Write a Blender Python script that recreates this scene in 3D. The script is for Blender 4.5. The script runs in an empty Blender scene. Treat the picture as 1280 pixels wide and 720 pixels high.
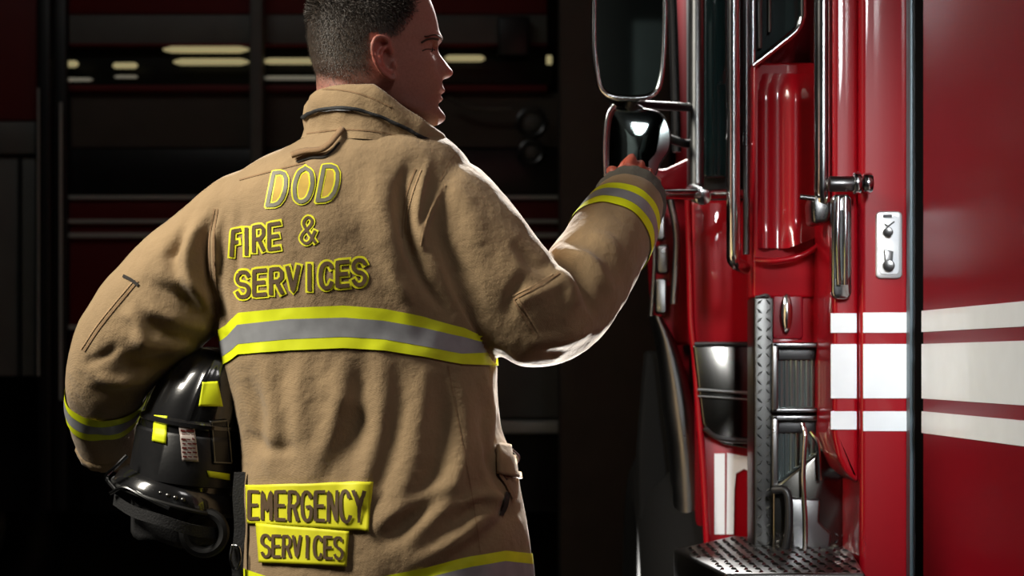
import bpy, bmesh, math, random
import numpy as np
from mathutils import Vector, Matrix, noise
from mathutils.bvhtree import BVHTree
random.seed(7)
SC = bpy.context.scene
COL = SC.collection
F = 2489.0; ZC = 1.18; HY = 452.0; CX = 640.0
PI = math.pi

def W(px, py, Y):
    return Vector(((px-CX)*Y/F, Y, ZC-(py-HY)*Y/F))

# ---------------------------------------------------------------- materials
def new_mat(name):
    m = bpy.data.materials.new(name); m.use_nodes = True
    nt = m.node_tree
    return m, nt, nt.nodes['Principled BSDF']

def mat(name, col, rough=.5, metal=0, coat=0, spec=.5, noise_amt=0, noise_scale=8, bump=0, bump_scale=60,
        emit=None, estr=0, trans=0, ior=1.45, sheen=0, rough_noise=0, coat_rough=.04, detail=4):
    m, nt, b = new_mat(name)
    b.inputs['Base Color'].default_value = (*col, 1)
    b.inputs['Roughness'].default_value = rough
    b.inputs['Metallic'].default_value = metal
    b.inputs['Coat Weight'].default_value = coat
    b.inputs['Coat Roughness'].default_value = coat_rough
    b.inputs['Specular IOR Level'].default_value = spec
    b.inputs['Transmission Weight'].default_value = trans
    b.inputs['IOR'].default_value = ior
    b.inputs['Sheen Weight'].default_value = sheen
    if emit:
        b.inputs['Emission Color'].default_value = (*emit, 1)
        b.inputs['Emission Strength'].default_value = estr
    tc = nt.nodes.new('ShaderNodeTexCoord')
    if noise_amt:
        n = nt.nodes.new('ShaderNodeTexNoise'); n.inputs['Scale'].default_value = noise_scale
        n.inputs['Detail'].default_value = detail
        nt.links.new(tc.outputs['Object'], n.inputs['Vector'])
        r = nt.nodes.new('ShaderNodeMapRange')
        r.inputs['From Min'].default_value = .3; r.inputs['From Max'].default_value = .7
        r.inputs['To Min'].default_value = 1-noise_amt; r.inputs['To Max'].default_value = 1+noise_amt
        nt.links.new(n.outputs['Fac'], r.inputs['Value'])
        mx = nt.nodes.new('ShaderNodeVectorMath'); mx.operation = 'SCALE'
        mx.inputs[0].default_value = col
        nt.links.new(r.outputs['Result'], mx.inputs['Scale'])
        nt.links.new(mx.outputs['Vector'], b.inputs['Base Color'])
    if rough_noise:
        n = nt.nodes.new('ShaderNodeTexNoise'); n.inputs['Scale'].default_value = 14
        n.inputs['Detail'].default_value = 6
        nt.links.new(tc.outputs['Object'], n.inputs['Vector'])
        r = nt.nodes.new('ShaderNodeMapRange')
        r.inputs['To Min'].default_value = max(0, rough-rough_noise); r.inputs['To Max'].default_value = rough+rough_noise
        nt.links.new(n.outputs['Fac'], r.inputs['Value'])
        nt.links.new(r.outputs['Result'], b.inputs['Roughness'])
    if bump:
        n = nt.nodes.new('ShaderNodeTexNoise'); n.inputs['Scale'].default_value = bump_scale
        n.inputs['Detail'].default_value = 5
        nt.links.new(tc.outputs['Object'], n.inputs['Vector'])
        bp = nt.nodes.new('ShaderNodeBump'); bp.inputs['Strength'].default_value = bump
        bp.inputs['Distance'].default_value = .004
        nt.links.new(n.outputs['Fac'], bp.inputs['Height'])
        nt.links.new(bp.outputs['Normal'], b.inputs['Normal'])
    return m

M = {}
# woven coat cloth: fine twill bump plus soft colour variation
def cloth_mat(name, col, amt=.12):
    m = mat(name, col, rough=.85, spec=.25, sheen=.15, noise_amt=amt, noise_scale=9, detail=8)
    nt = m.node_tree; b = nt.nodes['Principled BSDF']
    tc = nt.nodes.new('ShaderNodeTexCoord')
    w = nt.nodes.new('ShaderNodeTexWave'); w.inputs['Scale'].default_value = 160
    w.inputs['Distortion'].default_value = 1.5; w.bands_direction = 'DIAGONAL'
    nt.links.new(tc.outputs['Object'], w.inputs['Vector'])
    n = nt.nodes.new('ShaderNodeTexNoise'); n.inputs['Scale'].default_value = 45; n.inputs['Detail'].default_value = 7
    n.inputs['Roughness'].default_value = .65
    nt.links.new(tc.outputs['Object'], n.inputs['Vector'])
    a = nt.nodes.new('ShaderNodeMath'); a.operation = 'MULTIPLY_ADD'; a.inputs[1].default_value = .035
    nt.links.new(w.outputs['Fac'], a.inputs[0]); nt.links.new(n.outputs['Fac'], a.inputs[2])
    bp = nt.nodes.new('ShaderNodeBump'); bp.inputs['Strength'].default_value = .55; bp.inputs['Distance'].default_value = .006
    nt.links.new(a.outputs[0], bp.inputs['Height']); nt.links.new(bp.outputs['Normal'], b.inputs['Normal'])
    return m
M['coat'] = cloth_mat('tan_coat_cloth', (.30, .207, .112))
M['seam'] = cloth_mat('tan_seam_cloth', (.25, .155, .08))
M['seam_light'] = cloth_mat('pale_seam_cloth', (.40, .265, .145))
M['cuff'] = mat('knit_cuff', (.10, .095, .08), .9, bump=.5, bump_scale=200)
M['lining'] = mat('dark_lining', (.02, .017, .014), .9)
M['matt_black'] = mat('matt_black_rubber', (.005, .005, .005), .8, spec=.15)
M['yellow'] = mat('fluorescent_yellow', (.78, .86, .01), .55, noise_amt=.05, noise_scale=40)
M['yellow_edge'] = mat('yellow_letter_edge', (.80, .78, .02), .55, noise_amt=.06, noise_scale=60)
M['silver'] = mat('silver_reflective_tape', (.33, .34, .36), .45, metal=.25, noise_amt=.08, noise_scale=50)
M['let_grey'] = mat('letter_grey', (.17, .16, .12), .55, noise_amt=.15, noise_scale=60)
M['let_brown'] = mat('letter_brown', (.10, .06, .028), .7, noise_amt=.2, noise_scale=60)
M['let_ochre'] = mat('letter_ochre', (.55, .36, .06), .7, noise_amt=.1, noise_scale=60)
M['black_fab'] = mat('black_webbing', (.012, .012, .013), .7, bump=.3, bump_scale=300)
M['trouser'] = cloth_mat('trouser_cloth', (.38, .24, .125))
M['boot'] = mat('boot_rubber', (.015, .014, .013), .45)
M['helmet'] = mat('helmet_black', (.012, .012, .013), .22, coat=1, rough_noise=.1, bump=.06, bump_scale=30)
M['helmet_band'] = mat('helmet_band', (.010, .010, .011), .38, rough_noise=.12, bump=.25, bump_scale=25)
M['rubber'] = mat('black_rubber', (.008, .008, .008), .55, rough_noise=.1)
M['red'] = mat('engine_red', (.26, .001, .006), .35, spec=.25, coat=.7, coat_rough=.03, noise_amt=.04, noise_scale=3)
M['red_dark'] = mat('body_red', (.17, .0006, .006), .4, spec=.2, coat=.12, coat_rough=.2, noise_amt=.05, noise_scale=3)  # engine red again, with shade put into the colour
M['chrome'] = mat('chrome', (.56, .57, .58), .16, metal=1, rough_noise=.05, bump=.03, bump_scale=15)
M['chrome_dark'] = mat('dull_chrome', (.15, .15, .15), .3, metal=1, rough_noise=.08)
M['steel'] = mat('brushed_steel', (.42, .43, .43), .34, metal=1, rough_noise=.08)
M['steel_polish'] = mat('polished_steel', (.12, .115, .105), .16, metal=1, bump=.08, bump_scale=6)
M['glass_dark'] = mat('tinted_glass', (.006, .016, .017), .08, coat=1)
M['mirror'] = mat('mirror_glass', (.42, .50, .49), .03, metal=1)
M['white'] = mat('white_reflective', (.74, .77, .80), .4, coat=.4, noise_amt=.03, noise_scale=20)
M['black'] = mat('black_trim', (.010, .010, .011), .4, rough_noise=.1)
M['grey_blue'] = mat('grey_blue_seal', (.12, .16, .185), .35, metal=.4)
M['silver_plate'] = mat('silver_latch', (.62, .62, .63), .32, metal=.6)
M['lens'] = mat('ribbed_lens', (.16, .20, .20), .15, metal=.7, bump=.1, bump_scale=20)
M['concrete'] = mat('concrete_floor', (.05, .048, .045), .45, noise_amt=.25, noise_scale=3, rough_noise=.15)
M['wall'] = mat('bay_wall', (.06, .056, .052), .85, noise_amt=.1, noise_scale=2, bump=.2, bump_scale=30)
M['bay_brown'] = mat('brown_column_paint', (.085, .072, .06), .8, noise_amt=.1)
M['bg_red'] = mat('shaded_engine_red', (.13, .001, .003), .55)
M['bg_grey'] = mat('grey_panel', (.13, .13, .12), .5, noise_amt=.1)
M['bg_stripe'] = mat('grey_stripe', (.50, .50, .46), .5)
M['bg_glass'] = mat('cab_glass', (.012, .013, .011), .4, spec=.25)
M['tube_lamp'] = mat('warm_tube', (.9, .8, .5), .4, emit=(1, .86, .42), estr=.27)  # emission stands in for warm light reflected in the window
M['tube_dim'] = mat('dim_tube', (.7, .7, .6), .4, emit=(1, .93, .7), estr=.10)  # weaker glow for the fainter window reflections
M['eye'] = mat('eyeball', (.3, .25, .22), .15, coat=1)
M['label_white'] = mat('label_white', (.42, .36, .33), .5)
M['label_print'] = mat('label_print', (.12, .015, .012), .5)
M['hair'] = mat('dark_hair', (.035, .026, .020), .55, noise_amt=.3, noise_scale=200)
M['brow'] = mat('eyebrow', (.03, .018, .012), .7)
M['lip'] = mat('lip', (.36, .10, .08), .45)

def skin_mat():
    m, nt, b = new_mat('skin')
    b.inputs['Roughness'].default_value = .5
    b.inputs['Subsurface Weight'].default_value = .15
    b.inputs['Subsurface Radius'].default_value = (.012, .005, .003)
    b.inputs['Specular IOR Level'].default_value = .4
    at = nt.nodes.new('ShaderNodeAttribute'); at.attribute_name = 'Col'
    n = nt.nodes.new('ShaderNodeTexNoise'); n.inputs['Scale'].default_value = 260; n.inputs['Detail'].default_value = 6
    tc = nt.nodes.new('ShaderNodeTexCoord'); nt.links.new(tc.outputs['Object'], n.inputs['Vector'])
    r = nt.nodes.new('ShaderNodeMapRange'); r.inputs['To Min'].default_value = .75; r.inputs['To Max'].default_value = 1.25
    nt.links.new(n.outputs['Fac'], r.inputs['Value'])
    mx = nt.nodes.new('ShaderNodeVectorMath'); mx.operation = 'SCALE'
    nt.links.new(at.outputs['Color'], mx.inputs[0]); nt.links.new(r.outputs['Result'], mx.inputs['Scale'])
    nt.links.new(mx.outputs['Vector'], b.inputs['Base Color'])
    bp = nt.nodes.new('ShaderNodeBump'); bp.inputs['Strength'].default_value = .15; bp.inputs['Distance'].default_value = .002
    nt.links.new(n.outputs['Fac'], bp.inputs['Height']); nt.links.new(bp.outputs['Normal'], b.inputs['Normal'])
    return m
M['skin'] = skin_mat()

# ---------------------------------------------------------------- object helpers
def tag(o, label=None, cat=None, group=None, kind=None):
    if label: o['label'] = label
    if cat: o['category'] = cat
    if group: o['group'] = group
    if kind: o['kind'] = kind
    return o
def empty(name, loc, label, cat, group=None):
    o = bpy.data.objects.new(name, None); COL.objects.link(o); o.location = loc
    o.empty_display_size = .1
    return tag(o, label, cat, group)
def link(name, me, m, parent=None, smooth=True):
    o = bpy.data.objects.new(name, me); COL.objects.link(o)
    if m is not None and len(me.materials) == 0: me.materials.append(m)
    if smooth:
        me.polygons.foreach_set('use_smooth', [True]*len(me.polygons))
    if parent is not None:
        o.parent = parent
        o.matrix_parent_inverse = Matrix.Identity(4)
        # parents sit unrotated: keep world coordinates of the vertices
        off = Vector((0, 0, 0)); p = parent
        while p is not None: off += p.location; p = p.parent
        me.transform(Matrix.Translation(-off))
    return o
def py(name, vs, fs, m, parent=None, smooth=True):
    me = bpy.data.meshes.new(name); me.from_pydata([tuple(v) for v in vs], [], fs); me.update()
    bm = bmesh.new(); bm.from_mesh(me); bmesh.ops.recalc_face_normals(bm, faces=bm.faces); bm.to_mesh(me); bm.free()
    return link(name, me, m, parent, smooth)

class MB:
    """collects shapes for ONE mesh"""
    def __init__(s): s.v = []; s.f = []
    def add(s, vs, fs):
        o = len(s.v); s.v += [Vector(v) for v in vs]; s.f += [tuple(i+o for i in f) for f in fs]; return s
    def box(s, a, b, bevel=0, seg=2):
        bm = bmesh.new(); bmesh.ops.create_cube(bm, size=1)
        c = [(a[i]+b[i])/2 for i in range(3)]; d = [abs(b[i]-a[i]) for i in range(3)]
        for v in bm.verts: v.co = Vector((c[0]+v.co.x*d[0], c[1]+v.co.y*d[1], c[2]+v.co.z*d[2]))
        if bevel: bmesh.ops.bevel(bm, geom=bm.edges[:], offset=min(bevel, min(d)*.45), segments=seg, profile=.5, affect='EDGES')
        return s.bm(bm)
    def bm(s, bm):
        bm.verts.index_update()
        s.add([v.co.copy() for v in bm.verts], [[v.index for v in f.verts] for f in bm.faces]); bm.free(); return s
    def prism(s, front, back, bevel=0, seg=3):
        """two matching outlines joined into a solid"""
        n = len(front); bm = bmesh.new()
        a = [bm.verts.new(p) for p in front]; b = [bm.verts.new(p) for p in back]
        bm.faces.new(a); bm.faces.new(b[::-1])
        for i in range(n): bm.faces.new((a[i], b[i], b[(i+1) % n], a[(i+1) % n]))
        bmesh.ops.recalc_face_normals(bm, faces=bm.faces)
        if bevel: bmesh.ops.bevel(bm, geom=bm.edges[:], offset=bevel, segments=seg, profile=.5, affect='EDGES')
        return s.bm(bm)
    def plate(s, pts, Y, th, bevel=0, seg=3):
        """outline read at distance Y, extruded straight back by th"""
        fr = [W(x, y, Y) for x, y in pts]
        return s.prism(fr, [p+Vector((0, th, 0)) for p in fr], bevel, seg)
    def rect(s, x0, y0, x1, y1, Y, th, bevel=0, seg=3):
        return s.plate([(x0, y0), (x1, y0), (x1, y1), (x0, y1)], Y, th, bevel, seg)
    def tube(s, pts, r, n=14, caps=True, squash=None):
        pts = [Vector(p) for p in pts]
        rs = r if isinstance(r, (list, tuple)) else [r]*len(pts)
        rings = []; up = None
        for i, p in enumerate(pts):
            d = (pts[min(i+1, len(pts)-1)]-pts[max(i-1, 0)]).normalized()
            if up is None:
                up = Vector((0, 0, 1)) if abs(d.z) < .9 else Vector((0, -1, 0))
            u = (up-d*up.dot(d)).normalized(); w = d.cross(u); up = u
            rings.append([p+(u*math.cos(2*PI*k/n)+w*math.sin(2*PI*k/n)*(squash or 1))*rs[i] for k in range(n)])
        return s.rings(rings, caps)
    def rings(s, rings, caps=True, closed=True):
        n = len(rings[0]); vs = [v for r in rings for v in r]; fs = []
        for i in range(len(rings)-1):
            for k in range(n if closed else n-1):
                k2 = (k+1) % n
                fs.append((i*n+k, i*n+k2, (i+1)*n+k2, (i+1)*n+k))
        if caps and closed:
            fs.append(tuple(range(n))[::-1]); fs.append(tuple((len(rings)-1)*n+k for k in range(n)))
        return s.add(vs, fs)
    def sphere(s, c, r, n=16):
        r = r if isinstance(r, (list, tuple)) else (r, r, r); c = Vector(c)
        bm = bmesh.new(); bmesh.ops.create_uvsphere(bm, u_segments=n, v_segments=n//2+2, radius=1)
        for v in bm.verts: v.co = c+Vector((v.co.x*r[0], v.co.y*r[1], v.co.z*r[2]))
        return s.bm(bm)
    def cyl(s, a, b, r, n=24, bevel=0):
        a = Vector(a); b = Vector(b); d = (b-a).normalized()
        if bevel: return s.tube([a, a+d*bevel*.3, a+d*bevel, b-d*bevel, b-d*bevel*.3, b], [r-bevel, r-bevel*.3, r, r, r-bevel*.3, r-bevel], n)
        return s.tube([a, b], r, n)
    def torus(s, c, R, r, ax='x', n=48, m=12, sx=1):
        vs = []; fs = []; c = Vector(c)
        for i in range(n):
            a = 2*PI*i/n
            for k in range(m):
                b = 2*PI*k/m; q = R+r*math.cos(b); h = r*sx*math.sin(b)
                p = {'x': Vector((h, q*math.cos(a), q*math.sin(a))), 'z': Vector((q*math.cos(a), q*math.sin(a), h)),
                     'y': Vector((q*math.cos(a), h, q*math.sin(a)))}[ax]
                vs.append(c+p)
                fs.append((i*m+k, i*m+(k+1) % m, ((i+1) % n)*m+(k+1) % m, ((i+1) % n)*m+k))
        return s.add(vs, fs)
    def build(s, name, m, parent=None, smooth=True, label=None, sharp=None):
        o = py(name, s.v, s.f, m, parent, smooth)
        if smooth:
            me = o.data
            me.set_sharp_from_angle(angle=math.radians(sharp or 42))
        if label: o['label'] = label
        return o

def smooth_path(pts, n=8):
    """Catmull-Rom through tuples of any size"""
    P = [np.array(p, float) for p in pts]; P = [2*P[0]-P[1]]+P+[2*P[-1]-P[-2]]
    out = []
    for i in range(1, len(P)-2):
        for k in range(n):
            t = k/n
            out.append(.5*((2*P[i])+(-P[i-1]+P[i+1])*t+(2*P[i-1]-5*P[i]+4*P[i+1]-P[i+2])*t*t+(-P[i-1]+3*P[i]-3*P[i+1]+P[i+2])*t**3))
    out.append(P[-2]); return out

def round_rect(x0, y0, x1, y1, r, n=5):
    pts = []
    for cx, cy, a0 in ((x1-r, y0+r, -90), (x1-r, y1-r, 0), (x0+r, y1-r, 90), (x0+r, y0+r, 180)):
        for k in range(n+1):
            a = math.radians(a0+90*k/n); pts.append((cx+r*math.cos(a), cy+r*math.sin(a)))
    return pts

def remesh(mb, voxel, smooth_it=0, smooth_f=.5):
    me = bpy.data.meshes.new('tmp'); me.from_pydata([tuple(v) for v in mb.v], [], mb.f); me.update()
    bm = bmesh.new(); bm.from_mesh(me); bmesh.ops.recalc_face_normals(bm, faces=bm.faces); bm.to_mesh(me); bm.free()
    o = bpy.data.objects.new('tmp', me); COL.objects.link(o)
    r = o.modifiers.new('r', 'REMESH'); r.mode = 'VOXEL'; r.voxel_size = voxel
    if smooth_it:
        q = o.modifiers.new('s', 'SMOOTH'); q.iterations = smooth_it; q.factor = smooth_f
    bpy.context.view_layer.update()
    dg = bpy.context.evaluated_depsgraph_get()
    res = bpy.data.meshes.new_from_object(o.evaluated_get(dg))
    bpy.data.objects.remove(o); bpy.data.meshes.remove(me)
    return res

def bvh_of(me, off=Vector((0, 0, 0))):
    return BVHTree.FromPolygons([v.co+off for v in me.vertices], [tuple(p.vertices) for p in me.polygons])

# ================================================================ SETTING
def struct(name, a, b, m):
    o = MB().box(a, b).build(name, m, smooth=False); o['kind'] = 'structure'; return o
struct('floor', (-5, -3.2, -.1), (5, 10.2, 0), M['concrete'])
struct('ceiling', (-5, -3.2, 4.2), (5, 10.2, 4.3), M['wall'])
struct('wall_back', (-5, 10.1, 0), (5, 10.2, 4.2), M['wall'])
struct('wall_left', (-5.1, -3.2, 0), (-5, 10.2, 4.2), M['wall'])
struct('wall_right', (5, -3.2, 0), (5.1, 10.2, 4.2), M['wall'])
struct('wall_front', (-5, -3.3, 0), (5, -3.2, 4.2), M['wall'])

d = MB().box((-.2, -3.19, 0), (.72, -3.14, 3.0), .01).box((.95, -3.19, 0), (1.35, -3.14, 3.05), .01).build('door_1', mat('pale_door', (.5, .53, .51), .6, noise_amt=.08)); d['kind'] = 'structure'  # unseen panels added to give the mirrors pale shapes to reflect
# ================================================================ BACKGROUND ENGINE
YB = 7.6
bt = empty('fire_truck', (0, YB+.6, 0), 'dark red fire engine parked broadside in the shadows behind the firefighter', 'fire truck')
def R_(x0, y0, x1, y1, Y, th, name, m, par=bt, bevel=.004, label=None):
    return MB().rect(x0, y0, x1, y1, Y, th, bevel, 2).build(name, m, par, label=label)
def zpx(z, Y): return HY-(z-ZC)*F/Y
# core body
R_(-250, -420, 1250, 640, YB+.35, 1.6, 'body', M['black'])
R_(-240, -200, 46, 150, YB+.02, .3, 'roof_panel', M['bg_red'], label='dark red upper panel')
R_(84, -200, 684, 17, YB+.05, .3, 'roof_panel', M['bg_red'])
R_(-240, 152, 44, 192, YB+.03, .3, 'side_panel', M['bg_grey'])
R_(-240, 195, 44, 470, YB+.06, .3, 'side_panel', M['bg_grey'])
MB().rect(84, 18, 684, 55, YB+.06, .3, .004).build('header_panel', M['bg_grey'], bt)
# cab glass strip with frame
R_(64, 56, 690, 106, YB+.12, .22, 'window', M['bg_glass'])
MB().rect(64, 106, 684, 114, YB+.05, .06, .003).rect(64, 54, 684, 57, YB+.05, .06, .002).build('window_frame', M['bg_red'], bt)
R_(84, 116, 760, 184, YB+.09, .25, 'side_panel', M['bay_brown'])
R_(84, 186, 760, 243, YB+.09, .25, 'side_panel', M['black'])
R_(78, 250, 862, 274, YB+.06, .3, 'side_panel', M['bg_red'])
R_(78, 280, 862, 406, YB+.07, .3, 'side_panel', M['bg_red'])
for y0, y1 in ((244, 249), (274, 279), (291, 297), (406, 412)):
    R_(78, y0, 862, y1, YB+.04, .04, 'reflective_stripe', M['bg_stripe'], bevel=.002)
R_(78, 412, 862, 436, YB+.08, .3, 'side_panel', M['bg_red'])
R_(78, 438, 862, 522, YB+.1, .25, 'compartment_panel', M['bg_grey'])
R_(600, 526, 778, 542, YB+.03, .2, 'running_board', M['bg_stripe'], bevel=.01)
R_(78, 528, 600, 538, YB+.1, .2, 'rub_rail', M['black'], bevel=.01)
MB().tube(smooth_path([W(775, 445, YB+.02), W(775, 500, YB+.02)], 4), .012).build('grab_handle', M['steel'], bt)
MB().tube(smooth_path([W(795, 445, YB+.02), W(795, 500, YB+.02)], 4), .012).build('grab_handle', M['steel'], bt)
MB().tube([W(772, 560, YB), W(772, 605, YB)], .007).build('grab_handle', M['steel'], bt)
for cx, cy, r in ((664, 153, 17), (664, 190, 14)):
    ring = MB().torus(W(cx, cy, YB+.03), r*YB/F, .008, 'y', 32, 8).build('lamp_housing', M['chrome_dark'], bt)
    MB().sphere(W(cx, cy, YB+.08), (r*YB/F, .04, r*YB/F), 20).build('lamp_lens', M['bg_grey'], ring)
# mirror and wiper like fittings near the window
MB().tube(smooth_path([W(560, 122, YB), W(590, 135, YB), W(640, 136, YB)], 6), .008).build('mirror_arm', M['chrome_dark'], bt)
MB().rect(622, 20, 662, 70, YB-.02, .08, .01).build('equipment_box', M['black'], bt)
MB().rect(683, 69, 690, 80, YB-.01, .02, .004).build('marker_lamp', M['tube_lamp'], bt)  # small glowing block painted in as a window reflection
# dark posts in front of it
MB().rect(46, -220, 64, 640, YB-.05, .3, .01).rect(64, -220, 84, 640, YB+.02, .3, .01).build('cab_pillar', M['black'], bt)
MB().tube([W(76, 128, YB-.03), W(76, 500, YB-.03)], .006).tube([W(48, 110, YB-.08), W(48, 470, YB-.08)], .004).build('grab_rail', M['bg_stripe'], bt)
MB().rect(22, 195, 26, 470, YB+.03, .03).build('seam_trim', M['black'], bt)
MB().rect(312, -220, 328, 205, YB-.04, .08, .006).build('window_post', M['bg_grey'], bt)
# wheels under the body
for cx in (-60, 470, 1010):
    c = W(cx, 0, YB+.75); c.z = .5
    t = MB().torus(c, .36, .14, 'y', 40, 12, 1.0).build('wheel', M['rubber'], bt)
    MB().cyl(c+Vector((0, -.12, 0)), c+Vector((0, .12, 0)), .26, 28, .02).build('hub', M['black'], t)

# building column between the two engines
col = MB().rect(700, -500, 856, 420, 6.9, .2, .01)
o = MB().box((W(700, 0, 6.9).x, 6.9, 0), (W(838, 0, 6.9).x, 7.2, 4.2), .01).build('trim_1', M['bay_brown']); o['kind'] = 'structure'

# lit tubes added as stand-ins for light reflected in the cab glass
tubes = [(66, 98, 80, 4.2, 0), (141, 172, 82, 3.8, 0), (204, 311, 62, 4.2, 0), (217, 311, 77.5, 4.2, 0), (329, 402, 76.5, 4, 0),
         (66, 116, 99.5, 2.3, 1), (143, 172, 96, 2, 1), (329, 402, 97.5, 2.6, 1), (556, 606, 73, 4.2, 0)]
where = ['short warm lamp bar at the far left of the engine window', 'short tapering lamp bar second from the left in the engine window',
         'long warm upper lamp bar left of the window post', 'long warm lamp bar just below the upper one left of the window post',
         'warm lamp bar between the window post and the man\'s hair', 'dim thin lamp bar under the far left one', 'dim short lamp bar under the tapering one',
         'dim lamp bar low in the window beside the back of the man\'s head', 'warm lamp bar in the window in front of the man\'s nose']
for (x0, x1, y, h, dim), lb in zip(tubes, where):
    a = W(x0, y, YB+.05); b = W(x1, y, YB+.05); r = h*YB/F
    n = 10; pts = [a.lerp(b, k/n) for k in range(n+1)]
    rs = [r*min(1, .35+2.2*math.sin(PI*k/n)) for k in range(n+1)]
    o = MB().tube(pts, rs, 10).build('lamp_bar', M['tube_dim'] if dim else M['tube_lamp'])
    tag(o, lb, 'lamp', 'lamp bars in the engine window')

# ================================================================ RED ENGINE ON THE RIGHT
ft = empty('fire_truck', (W(1000, 0, 4).x, 4.0, 0), 'glossy red fire engine with chrome grab rails and white stripes at the right', 'fire truck')
def zz(py_, Y): return ZC-(py_-HY)*Y/F
def PL(name, m, pts, Y, th, bevel=.004, seg=3, par=None, label=None):
    return MB().plate(pts, Y, th, bevel, seg).build(name, m, par or ft, label=label)
def RC(name, m, x0, y0, x1, y1, Y, th, bevel=.004, seg=3, par=None, label=None):
    return PL(name, m, [(x0, y0), (x1, y0), (x1, y1), (x0, y1)], Y, th, bevel, seg, par, label)
TOPY = -560
# big near body side, receding to the left
pa = W(1153, 0, 3.58); dirv = Vector((.0655, -1, 0)).normalized()
pb = pa+dirv*1.5
def side_pt(s, z, out=0): 
    p = pa+dirv*s; n = Vector((-1, -.0655, 0)).normalized()
    return Vector((p.x+n.x*out, p.y+n.y*out, z))
b = MB()
sec = [(pa.x, pa.y), (pb.x, pb.y), (2.4, pb.y), (2.4, pa.y)]
b.prism([Vector((x, y, .32)) for x, y in sec], [Vector((x, y, 3.0)) for x, y in sec], .006)
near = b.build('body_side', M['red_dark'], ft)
for y0, y1 in ((388.5, 415), (430, 498), (514, 541)):
    z0, z1 = zz(y0, 3.58), zz(y1, 3.58)
    q = MB().prism([side_pt(.002, z1, .0005), side_pt(1.49, z1, .0005), side_pt(1.49, z0, .0005), side_pt(.002, z0, .0005)],
               [side_pt(.002, z1, .0022), side_pt(1.49, z1, .0022), side_pt(1.49, z0, .0022), side_pt(.002, z0, .0022)])
    q.build('reflective_stripe', M['white'], near)
# gap seal between the body side and the cab rear corner
MB().box((W(1143, 0, 3.66).x, 3.66, .32), (W(1158, 0, 3.66).x, 3.95, 3.0)).build('gap_seal', M['black'], ft)
MB().box((W(1137, 0, 3.67).x, 3.67, .32), (W(1143, 0, 3.67).x, 3.9, 3.0), .003).build('edge_trim', M['grey_blue'], ft)
# cab rear corner, facing the viewer
YA = 3.70
RC('corner_panel', M['red'], 1075, TOPY, 1138, 1010, YA, .35, .012, 6)
cp = ft.children[-1]
for y0, y1 in ((390.5, 416), (430, 498), (514, 539)):
    RC('reflective_stripe', M['white'], 1079, y0, 1135, y1, YA-.002, .004, .0005, 1)
pts = [(1041, TOPY), (1073.5, TOPY), (1073.5, 604), (1066, 600), (1056, 590), (1047, 572), (1041, 545)]
PL('corner_panel', M['red'], pts, YA+.02, .3, .010, 5)
for y0, y1 in ((391.5, 416), (430, 498), (514, 537)):
    RC('reflective_stripe', M['white'], 1038.5, y0, 1071, y1, YA+.017, .004, .0005, 1)
# core behind the stepped panels
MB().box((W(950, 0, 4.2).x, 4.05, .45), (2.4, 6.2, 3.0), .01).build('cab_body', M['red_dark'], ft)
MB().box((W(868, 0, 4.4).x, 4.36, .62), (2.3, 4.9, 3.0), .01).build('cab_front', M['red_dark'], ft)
# door panel between the rails
YC = 3.95
RC('door_panel', M['red'], 941, 78, 1041, 372, YC, .1, .006)
door = ft.children[-1]
# raised pressing with rounded foot, ridges catch the light
rg = MB()
prof = [(947, .0), (951, .007), (957, .012), (963, .008), (970, .004), (978, .006), (984, .014), (990, .020), (997, .022), (1003, .018), (1010, .010), (1018, .006), (1024, .003), (1029, 0)]
rows = []
for i in range(25):
    y = 92+i*9.1; k = 1.0
    if i > 21: k = 1+.25*(i-21)
    if i < 3: k = (i+.2)/3
    lift = 0 if i < 24 else .0
    rows.append([W(x+(0 if y > 110 else (110-y)*.35), y-max(0, (x-985))*(.42 if i > 12 else 0)*(i-12)/12*(.9), YC-.001-d*k) for x, d in prof])
rg.rings(rows, caps=False, closed=False)
fr = [r[:] for r in rows]
rg.build('door_pressing', M['red'], door, sharp=80)
lip = smooth_path([W(944, 325, YC-.02), W(970, 326, YC-.035), W(1000, 320, YC-.04), (W(1020, 309, YC-.035)), W(1030, 296, YC-.01)], 6)
MB().tube(lip, .0055, 10).build('pressing_lip', M['red'], door)
# windscreen corner glass with chrome trim
g = PL('door_window', M['glass_dark'], [(941, -200), (1002, -200), (1002, 28), (941, 78)], YC-.015, .05, .002, 1)
tr = MB()
tr.tube(smooth_path([W(1004, -200, YC-.02), W(1004, 0, YC-.02), W(1003, 22, YC-.02), W(996, 38, YC-.02), W(975, 56, YC-.02), W(941, 82, YC-.02)], 6), .0065, 10)
tr.tube([W(941, -200, YC-.02), W(941, 82, YC-.02)], .006, 10)
tr.build('window_trim', M['chrome'], g)
MB().tube([W(950, -200, YC-.03), W(950, 60, YC-.03)], .004, 8).tube([W(962, -200, YC-.03), W(962, 40, YC-.03)], .003, 8).build('wiper_arm', M['chrome_dark'], g)
# lower red panel with paddle latch
RC('door_panel', M['red'], 944, 326, 1041, 430, YC+.01, .1, .006)
dp2 = ft.children[-1]
MB().plate(round_rect(966, 352, 1004, 424, 5), YC+.002, .02, .003).build('latch_recess', M['red_dark'], dp2)
MB().sphere(W(983, 392, YC-.008), (.0125, .014, .040), 20).build('latch_paddle', M['chrome'], dp2)
MB().tube(smooth_path([W(944, 372, YC), W(962, 373, YC), W(962, 418, YC)], 5), .004, 8).tube([W(944, 392, YC), W(960, 392, YC)], .004, 8).tube([W(944, 410, YC), W(960, 410, YC)], .004, 8).build('hinge', M['chrome_dark'], dp2)
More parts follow.
